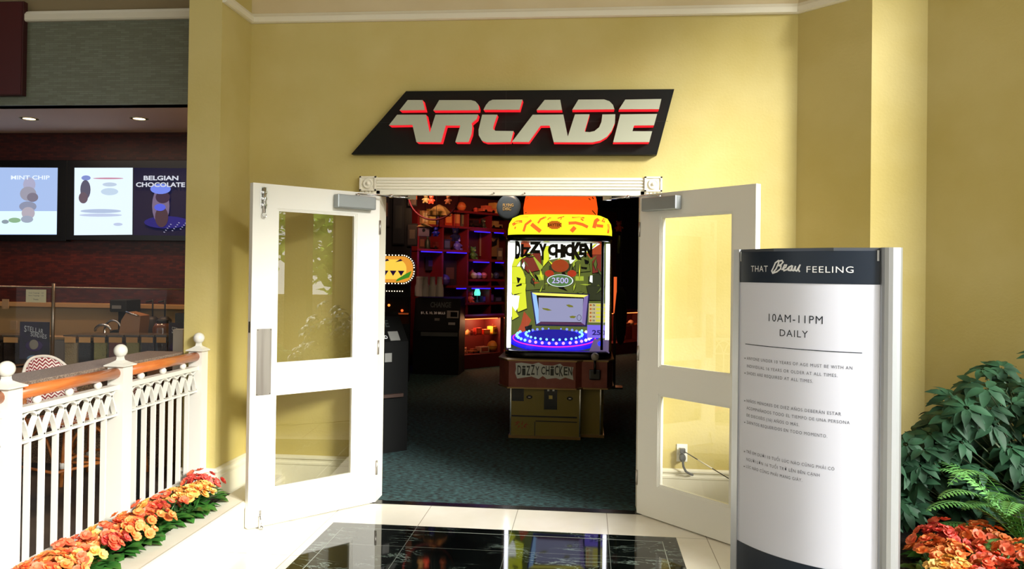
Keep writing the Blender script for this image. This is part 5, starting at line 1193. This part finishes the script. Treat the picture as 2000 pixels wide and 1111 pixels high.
# bins of toppings
bins = [(3, 38, '2a1d16', 'chocolate brown'), (-34, 0, '3a2c20', 'dark brown'), (123, 150, 'a08c64', 'oat coloured'), (151, 179, '14100e', 'black'), (180, 207, '948f4a', 'olive green'), (209, 241, '7a3a28', 'reddish brown'), (243, 271, 'a09a50', 'yellow green'), (273, 301, '2e1c14', 'dark coffee'), (303, 326, '332a26', 'dim brown')]
for (a, b, c, n) in bins:
    Y = .55; p = atY((a+b)/2, 700, Y); w_ = (atY(b, 700, Y).x-atY(a, 700, Y).x); zt_ = atY((a+b)/2, 657, Y).z; zf_ = atY((a+b)/2, 669, Y).z
    r = thing('topping_bin', 'clear bin of '+n+' toppings on the service counter', 'bin', (p.x, Y, .841), 0, 'topping bins along the service counter')
    H_ = zt_-.841
    MB().box(-w_*.44, w_*.44, .012, .22, .006, zf_-.841).build('toppings', mat('topping_'+c, c, .8, col2=None, bump=1, scale=90), r)
    MB().box(-w_*.48, w_*.48, 0, .006, 0, H_).box(-w_*.48, -w_*.465, 0, .24, 0, H_).box(w_*.465, w_*.48, 0, .24, 0, H_).box(-w_*.48, w_*.48, .234, .24, 0, H_).build('clear_bin', M_glass2, r)
    MB().box(-w_*.49, w_*.49, -.004, .25, H_, H_+.012).build('lid', mat('lid_smoke', '5a5042', .25), r)
    MB().box(-w_*.40, w_*.40, -.003, 0, H_-.05, H_-.006).build('label_strip', mat('label_tan', 'c89a60', .5), r)
# posters in stands
def poster(label, x0, x1, y0, y1, Y):
    a = atY(x0, y0, Y); b = atY(x1, y1, Y); w_, h_ = b.x-a.x, a.z-b.z; r = thing('menu_stand', label, 'sign', ((a.x+b.x)/2, Y, .841), 0, 'dark posters standing on the counter')
    MB().box(-w_/2, w_/2, 0, .006, b.z-.841 if b.z > .841 else 0, a.z-.841).build('poster_sheet', mat('poster_dark', '1a1424', .3, col2='2c2040', scale=14), r)
    MB().box(-w_/2-.008, w_/2+.008, .006, .012, 0, a.z-.841+.008).build('holder', M_glass2, r); MB().box(-w_/2, w_/2, -.05, .07, 0, .006).build('foot', M_bk, r)
    top = a.z-.841
    m = pm('b8bcc0'); T = TR(0, -.003, 0)
    for k, ch_ in enumerate('STELLAR'): txt(ch_, -w_*.34+k*w_*.095, -w_*.26+k*w_*.095+.0, top-.07-.004*k-(.012 if k == 0 else 0), top-.03-.004*k, m, r, T, .02)
    for k, ch_ in enumerate('SUNDAES'): txt(ch_, -w_*.12+k*w_*.08, -w_*.05+k*w_*.08, top-.115-.003*k, top-.08-.003*k, m, r, T, .02)
    MB().ball((0, -.002, top-.19), .075, 16, 8, sc=(1, .05, .6)).build('ring_shape', pm('3a2a5a'), r); MB().ball((0, -.006, top-.18), .04, 14, 8, sc=(1, .05, 1)).build('scoop_shape', pm('8a8478'), r); MB().ball((.0, -.004, top-.29), .06, 14, 8, sc=(1, .05, .42)).build('glow_shape', pm('6a8fb0'), r)
    return r
poster('dark sundae poster standing at the left on the counter', 39, 95, 628, 702, .40)
poster('dark sundae poster at the right end of the counter by the pillar', 330, 368, 630, 700, .40)
# glass guard
gg = thing('glass_guard', 'clear glass sneeze guard with slim steel posts and top rail', 'glass guard')
zg = atY(104, 561, .3).z
p = atY(104, 600, .3); MB().tube([(p.x, .3, .84), (p.x, .3, zg+.03)], .013, 8).build('post', M_stl, gg)
p2 = atY(370, 600, .3); MB().tube([(p2.x, .3, .84), (p2.x, .3, zg+.03)], .012, 8).build('post', M_stl, gg)
MB().tube([(-7.5, .3, zg), (-2.5, .3, zg-.0)], .006, 6).build('top_rail', M_stl, gg)
MB().box(-7.5, p.x-.02, .297, .303, .86, zg).build('glass_pane', M_glass2, gg); MB().box(p.x+.02, p2.x-.01, .297, .303, .86, zg).build('glass_pane', M_glass2, gg)
a, b = atY(49, 565, .28), atY(88, 591, .28); ns = thing('paper_notice', 'white paper price notice taped on the glass guard', 'notice', ((a.x+b.x)/2, .29, b.z)); w_ = b.x-a.x; h_ = a.z-b.z
MB().box(-w_/2, w_/2, 0, .003, 0, h_).build('sheet', mat('notice_cream', 'cfc9a8', .6), ns)
for k, t_ in enumerate(('Cone Toppings  1.50', 'Extra Toppings  1.25', 'Thanks')): txt(t_, -w_*.36 if k < 2 else -w_*.13, w_*.38 if k < 2 else w_*.13, h_*(.66-.2*k-(.08 if k == 2 else 0)), h_*(.66-.2*k-(.08 if k == 2 else 0))+.012, M_ink, ns, TR(0, -.001, 0))
for k, (x0, x1, y0, y1) in enumerate(((4, 16, 584, 603), (20, 32, 626, 644))):
    a, b = atY(x0, y0, 1.1 if k == 0 else .7), atY(x1, y1, 1.1 if k == 0 else .7)
    o = bx('price_card', mat('card_tan', 'a88a68', .6), a.x, b.x, a.y, a.y+.01, b.z, a.z); tag(o, ['small tan card standing high behind the glass at the left edge', 'small tan card standing low behind the glass at the left'][k], 'card')
# appliances on the back counter
def AB(px0, py0, px1, py1, Y): a, b = atY(px0, py0, Y), atY(px1, py1, Y); return a.x, b.x, b.z, a.z
Yb = 1.22
x0, x1, z0, z1 = AB(218, 585, 250, 640, Yb); r = thing('coffee_grinder', 'black appliance standing before the stone ledge', 'appliance', ((x0+x1)/2, Yb, .98)); w_ = x1-x0
MB().box(-w_/2, w_/2, -.02, .2, 0, .1).box(-w_*.4, w_*.4, .08, .2, .1, z1-.98-.1).box(-w_/2, w_/2, -.03, .2, z1-.98-.11, z1-.98, bev=.01).build('body', M_blackm, r); MB().box(-w_*.35, w_*.2, -.034, -.03, z1-.98-.08, z1-.98-.05).build('panel', M_stl, r)
p = atY(205, 640, 1.1); r = thing('faucet', 'chrome gooseneck faucet on the counter', 'faucet', (p.x, 1.22, .98)); MB().tube([(-.08, 0, 0), (-.08, 0, .1)]+[(-.08*math.cos(a), 0, .1+.09*math.sin(a)) for a in [i*PI/8 for i in range(9)]]+[(.08, 0, .07)], .01, 8).build('spout', M_chrome, r); MB().lathe([(.025, 0), (.02, .03)], (-.08, 0, 0), 10).build('base_ring', M_chrome, r)
x0, x1, z0, z1 = AB(213, 617, 256, 652, 1.0); r = thing('waffle_iron', 'rounded dark waffle iron with open lid on the counter', 'appliance', ((x0+x1)/2, .98 if False else .80, .841)); w_ = x1-x0
r.location = ((x0+x1)/2, .83, .841)
MB().box(-w_/2, w_/2, -.06, .1, .17, .24, bev=.02).box(-w_*.45, w_*.45, -.05, .1, 0, .17).build('body', M_stl, r); MB().tube([(-w_*.35, -.07, .27)]+[(w_*.35*-math.cos(a), -.07, .27+.05*math.sin(a)) for a in [i*PI/8 for i in range(9)]], .012, 6).build('handle', M_chrome, r)
x0, x1, z0, z1 = AB(258, 610, 302, 646, 1.0); r = thing('scoop_bin', 'slanted clear tan cone bin on the counter', 'bin', ((x0+x1)/2, .80, .841)); w_ = x1-x0
MB().prism([(-w_/2, .15), (w_*.40, .15), (w_/2, .40), (-w_*.1, .43), (-w_*.32, .36)], -.02, .12, 'y').build('cover', mat('bin_tan', 'a87a50', .3), r); MB().box(-w_*.45, w_*.4, -.02, .12, 0, .15).build('tray', M_stl, r); MB().tube([(-w_*.1, -.03, .43), (w_*.45, -.03, .40)], .008, 6).build('rim', M_chrome, r)
for k, (px, c, n) in enumerate(((298, '241a14', 'dark jar with a tall pump behind the cone bin'), (322, '1c1614', 'black pump jar next to the glass dispenser'))):
    p = atY(px, 610, 1.25); r = thing('pump_jar', n, 'jar', (p.x, 1.25, .98), 0, 'pump jars on the back counter'); MB().lathe([(.06, 0), (.065, .02), (.06, .2), (.03, .23)], (0, 0, 0), 14).build('jar_body', pm(c), r); MB().tube([(0, 0, .22), (0, 0, .38)], .008, 6).tube([(0, 0, .37), (-.05, -.03, .36)], .008, 6).build('pump', M_black, r)
p = atY(340, 620, 1.0); r = thing('drink_dispenser', 'glass dispenser with an amber tank near the pillar', 'dispenser', (p.x, .82, .841)); MB().lathe([(.075, 0), (.08, .3), (.06, .34)], (0, 0, 0), 18).build('tank', mat('amber_glass', '6a4024', .1, spec=.8), r); MB().lathe([(.05, .34), (.05, .37)], (0, 0, 0), 14).build('lid', M_black, r)
x0, x1, z0, z1 = AB(354, 610, 378, 650, .9); tag(bx('black_box', M_bk, x0, x1, .8, .95, .841, z1), 'small black box on the counter against the pillar', 'box')
p = atY(110, 640, .9); r = thing('steel_pan', 'low steel pan with a lid on the counter behind the guard', 'pan', (p.x+.09, .80, .841)); MB().box(-.14, .14, -.04, .1, 0, .19, bev=.01).build('pan', M_stl, r); MB().box(-.15, .15, -.05, .11, .19, .21).build('lid', M_tan, r)
x0, x1, z0, z1 = AB(362, 640, 380, 680, .30); tag(bx('napkin_holder', mat('napkin', 'c8c4bc', .5), x0, x1, .12, .2, .841, z1), 'white napkin holder at the right end of the counter', 'holder')
# screens
def tvs(label, x0, x1):
    a = atY(x0, 312, 1.5); b = atY(x1, 471, 1.5); r = thing('menu_screen', label, 'screen', (a.x, 1.5, 0), 0, 'menu screens on the mosaic wall'); MB().box(0, b.x-a.x, .02, .09, b.z, a.z, bev=.004).build('casing', M_bk, r)
    MB().box(.2, .3, .09, .1, b.z+.2, a.z-.2).build('bracket', M_black, r); return r, a.x
def quadp(name, m, r, ox, pts, d):
    mb = MB(); P = [(atY(x, y, 1.5).x-ox, atY(x, y, 1.5).z) for x, y in pts]; mb.prism(P, .02-d-.001, .02-d, 'y'); return mb.build(name, m, r)
def ell(cx, cy, rx, ry, n=18): return [(cx+rx*math.cos(2*PI*i/n), cy+ry*math.sin(2*PI*i/n)) for i in range(n)]
tv1, ox = tvs('wide menu screen on the left showing a pale blue sundae picture', -118, 126)
quadp('screen_picture', emi('scr_paleblue', 'a4bce8', .85), tv1, ox, [(-104, 326), (110, 327), (108, 458), (-104, 458)], .0)
quadp('screen_picture', emi('scr_ice', 'd4f0f4', .95), tv1, ox, [(-104, 412), (108.5, 412), (108, 457), (-104, 457)], .002)
for k, (x, y, rx, ry, c) in enumerate(((55, 360, 12, 14, 'a8a8c4'), (53, 378, 16, 14, '9a98a8'), (62, 385, 11, 9, '7a7484'), (53, 403, 17, 10, '8a90a8'), (54, 416, 13, 12, 'b0a8b4'), (52, 428, 12, 7, '9aa4b8'), (28, 430, 12, 5, '8ab08a'), (10, 433, 7, 4, '8a98a4'))): quadp('picture_shape', emi('shape_'+c, c, .85), tv1, ox, ell(x, y, rx, ry), .004+.002*k)
a, b = atY(18, 350, 1.48), atY(94, 342, 1.48); txt('MINT CHIP', a.x-ox, b.x-ox, a.z, b.z, emi('txt_pale', 'dce6f4', .95), tv1, TR(0, .014-.012, 0), .02)
tv2, ox = tvs('wide menu screen beside the pillar with a bright half and a dark half', 128, 379)
quadp('screen_picture', emi('scr_white', 'd8e8fa', .95), tv2, ox, [(143, 327), (257, 327), (256, 458), (142, 459)], .0)
quadp('screen_picture', emi('scr_navy', '0c1030', .8), tv2, ox, [(259, 327), (371, 328), (369, 460), (258, 459)], .0)
for k, (x, y, rx, ry, c, s_) in enumerate(((166, 347, 9, 5, '8090d0', .8), (165, 370, 10, 19, '5a5a70', .7), (161, 386, 9, 11, '6a5a68', .7), (210, 348, 30, 1.6, 'c88aa0', .8), (213, 360, 14, 4, 'b4c4d8', .9), (213, 374, 17, 7, 'b8cce0', .9), (196, 412, 40, 4, 'a8b8d4', .9), (196, 420, 42, 3, 'b4c0dc', .9), (230, 438, 9, 3, 'b4c0dc', .9), (325, 434, 44, 12, '1a1a70', .8), (314, 402, 17, 36, '7a6a8a', .7), (318, 385, 14, 12, '3a2844', .7), (316, 424, 13, 20, '4a3440', .7), (314, 369, 20, 10, '6a80e0', .9), (313, 405, 11, 7, '4a58d0', .9))): quadp('picture_shape', emi('shape2_'+c, c, s_), tv2, ox, ell(x, y, rx, ry), .004+.0015*k)
for t_, x0, y1, x1, y0 in (('BELGIAN', 280, 352, 348, 343), ('CHOCOLATE', 265, 365, 361, 356)):
    a, b = atY(x0, y1, 1.48), atY(x1, y0, 1.48); txt(t_, a.x-ox, b.x-ox, a.z, b.z, emi('txt_white', 'c8ccd8', .9), tv2, TR(0, -.016, 0), .03)
mb = MB()
for k in range(14): x, y = 318+k*3.2, 452-(k % 5)*3.2-k*.6; P_ = [(atY(x+dx, y+dy, 1.47).x-ox, atY(x+dx, y+dy, 1.47).z) for dx, dy in ((0, 0), (3, 1), (2.5, 2), (0, 1.4))]; mb.prism(P_, -.017, -.016, 'y')
mb.build('picture_shape', emi('speckle', 'a8a8c0', .8), tv2)
# soffit lamps
for k, (px, py) in enumerate(((57, 231), (272, 231))):
    p = atZ(px, py, zS); r = thing('downlight', ['left recessed round downlight glowing warm in the soffit', 'right recessed round downlight glowing warm in the soffit'][k], 'ceiling light', (p.x, p.y, zS))
    MB().lathe([(.075, -.006), (.075, 0), (.05, 0), (.05, -.006)], (0, 0, 0), 20, cap=False).build('trim_ring', M_trim, r); MB().lathe([(.048, -.004), (.048, -.001)], (0, 0, 0), 16).build('lamp', emi('lamp_warm', 'ffdca0', 6), r)
    l = bpy.data.lights.new('downlight_lamp', 'SPOT'); l.energy = 34; l.color = (1, .6, .33); l.spot_size = 2.4; l.spot_blend = .8; l.shadow_soft_size = .04; o = bpy.data.objects.new('downlight_lamp', l); C.objects.link(o); o.location = (p.x, p.y, zS-.02)
area('store_fill', (-3.6, .62, 2.88), 2.4, .3, 7, (1, .62, .4))  # added fill under the soffit to brighten the bins, no fixture
# red sign box at the top left
a, b = atY(-60, 4, .35), atY(43, 186, .35); rs = thing('red_fascia_box', 'dark red fascia sign box at the top left corner', 'sign', (0, 0, 0)); MB().box(a.x, b.x, .35, .40, b.z, a.z, bev=.006).build('box_body', M_redd, rs); MB().box(a.x+.01, b.x-.01, .346, .35, b.z+.01, a.z-.01).build('face', mat('sign_face_red', '4a0d10', .35), rs)
# bistro chairs behind the railing
def weave(name='weave'):
    m = bpy.data.materials.new(name); m.use_nodes = True; nt = m.node_tree; b = nt.nodes['Principled BSDF']; b.inputs['Roughness'].default_value = .5
    tc = nt.nodes.new('ShaderNodeTexCoord'); sp = nt.nodes.new('ShaderNodeSeparateXYZ'); nt.links.new(tc.outputs['UV'], sp.inputs[0])
    w1 = nt.nodes.new('ShaderNodeMath'); w1.operation = 'PINGPONG'; w1.inputs[1].default_value = .022; nt.links.new(sp.outputs[0], w1.inputs[0])
    ad = nt.nodes.new('ShaderNodeMath'); ad.operation = 'ADD'; nt.links.new(sp.outputs[1], ad.inputs[0]); nt.links.new(w1.outputs[0], ad.inputs[1])
    p2_ = nt.nodes.new('ShaderNodeMath'); p2_.operation = 'PINGPONG'; p2_.inputs[1].default_value = .013; nt.links.new(ad.outputs[0], p2_.inputs[0])
    g = nt.nodes.new('ShaderNodeMath'); g.operation = 'GREATER_THAN'; g.inputs[1].default_value = .0065; nt.links.new(p2_.outputs[0], g.inputs[0])
    mx_ = nt.nodes.new('ShaderNodeMixRGB'); mx_.inputs[1].default_value = lin('8a1c28'); mx_.inputs[2].default_value = lin('ede4dc'); nt.links.new(g.outputs[0], mx_.inputs[0]); nt.links.new(mx_.outputs[0], b.inputs['Base Color']); return m
M_weave = weave(); M_rat = mat('rattan', 'a8602c', .4, col2='c07a3e', scale=12); M_bind = mat('binding', 'e8e2d8', .5)
def sheet(name, fn, nu, nv, m, parent, su, sv):
    me = bpy.data.meshes.new(name); vs = [fn(i/nu, j/nv) for j in range(nv+1) for i in range(nu+1)]
    fs = [(j*(nu+1)+i, j*(nu+1)+i+1, (j+1)*(nu+1)+i+1, (j+1)*(nu+1)+i) for j in range(nv) for i in range(nu)]
    me.from_pydata(vs, [], fs); uv = me.uv_layers.new(name='uv')
    for p in me.polygons:
        p.use_smooth = True
        for li in p.loop_indices: k = me.loops[li].vertex_index; uv.data[li].uv = ((k % (nu+1))/nu*su, (k//(nu+1))/nv*sv)
    me.materials.append(m); o = bpy.data.objects.new(name, me); C.objects.link(o); o.parent = parent; md = o.modifiers.new('thick', 'SOLIDIFY'); md.thickness = .012; return o
def chair(label, loc, rz):
    r = thing('bistro_chair', label, 'chair', loc, rz, 'rattan bistro chairs behind the railing')
    def bk(u, v): a = (u-.5)*1.9; rr = .23; top = .34*(1-.5*abs(2*u-1)**2.6); return (rr*math.sin(a), -.02+rr*1.05*math.cos(a)+.05*v, .52+v*top)
    sheet('backrest', bk, 18, 8, M_weave, r, .46, .36)
    sheet('seat', lambda u, v: ((u-.5)*.44*(1-.12*v), (v-.5)*.42, .46-.012*math.sin(PI*u)*math.sin(PI*v)), 10, 10, M_weave, r, .44, .42)
    MB().tube([((.22)*math.cos(2*PI*i/28), .21*math.sin(2*PI*i/28), .452) for i in range(28)], .014, 8, closed=True).build('seat_frame', M_rat, r)
    MB().tube([bk(u/18, 1) for u in range(19)], .010, 8).build('back_frame', M_bind, r)
    for sx in (-1, 1):
        MB().tube([(sx*.18, -.17, .45), (sx*.20, -.19, 0)], .014, 8).build('leg', M_rat, r)
        MB().tube([bk(0 if sx < 0 else 1, .5), (sx*.17, .17, .45), (sx*.2, .22, 0)], .014, 8).build('leg', M_rat, r)
        MB().tube([(sx*.193, -.182, .16), (sx*.192, .19, .16)], .01, 6).build('stretcher', M_rat, r)
        MB().tube([(sx*.19, -.18, .2)]+[(sx*.19, -.18+.34*t, .2+.22*math.sin(PI*t)) for t in (.25, .5, .75)]+[(sx*.19, .18, .2)], .009, 6).build('bracing_hoop', M_rat, r)
        for z in (.12, .38): MB().tube([(sx*.195, -.185, z), (sx*.195, -.185, z+.04)], .0165, 8).build('binding', M_bind, r)
    MB().tube([(-.193, -.182, .16), (.193, -.182, .16)], .01, 6).build('stretcher', M_rat, r)
    return r
zf = .168
p = atX(92, 715, -2.95)
chair('red and white woven rattan chair whose back rises above the granite bar', (-2.90, p.y+.12, zf), math.radians(70))
chair('red and white woven rattan chair showing its seat low behind the near balusters', (-2.72, -2.1, zf), math.radians(-60))
chair('red and white woven rattan chair behind the middle railing post', (-2.78, -.30, zf), math.radians(-80))
# ================================================================== LIGHT
w = bpy.data.worlds.new('world'); bpy.context.scene.world = w; w.use_nodes = True; nt = w.node_tree; nt.nodes.clear()
N = nt.nodes.new; L = nt.links.new
out = N('ShaderNodeOutputWorld'); bg = N('ShaderNodeBackground'); L(bg.outputs[0], out.inputs[0])
tc = N('ShaderNodeTexCoord'); dot = N('ShaderNodeVectorMath'); dot.operation = 'DOT_PRODUCT'; L(tc.outputs['Generated'], dot.inputs[0])
ld = Vector((.72, -.74, .42)).normalized(); dot.inputs[1].default_value = ld
cr = N('ShaderNodeValToRGB'); L(dot.outputs['Value'], cr.inputs[0]); e = cr.color_ramp.elements
e[0].position = 0; e[0].color = (.62, .64, .63, 1); e[1].position = 1; e[1].color = (5.2, 5.2, 5.0, 1)
x = e.new(.55); x.color = (.95, .98, .97, 1); x = e.new(.85); x.color = (1.9, 1.9, 1.86, 1)
L(cr.outputs[0], bg.inputs[0]); bg.inputs[1].default_value = .8
sd = bpy.data.lights.new('sun', 'SUN'); sd.energy = 6.8; sd.angle = math.radians(14); sd.color = (1, .98, .92)
so = bpy.data.objects.new('sun', sd); C.objects.link(so)
so.rotation_euler = Vector((.78, -.62, .47)).to_track_quat('Z', 'Y').to_euler()
s = bpy.context.scene
s.view_settings.view_transform = 'Standard'; s.view_settings.look = 'None'; s.view_settings.gamma = 1; s.view_settings.exposure = .35
s.view_settings.use_curve_mapping = False
s.cycles.max_bounces = 7; s.cycles.diffuse_bounces = 4; s.cycles.glossy_bounces = 4; s.cycles.transparent_max_bounces = 16; s.cycles.transmission_bounces = 6
s.cycles.use_denoising = True; s.cycles.sample_clamp_indirect = 6
s.cycles.caustics_reflective = False; s.cycles.caustics_refractive = False
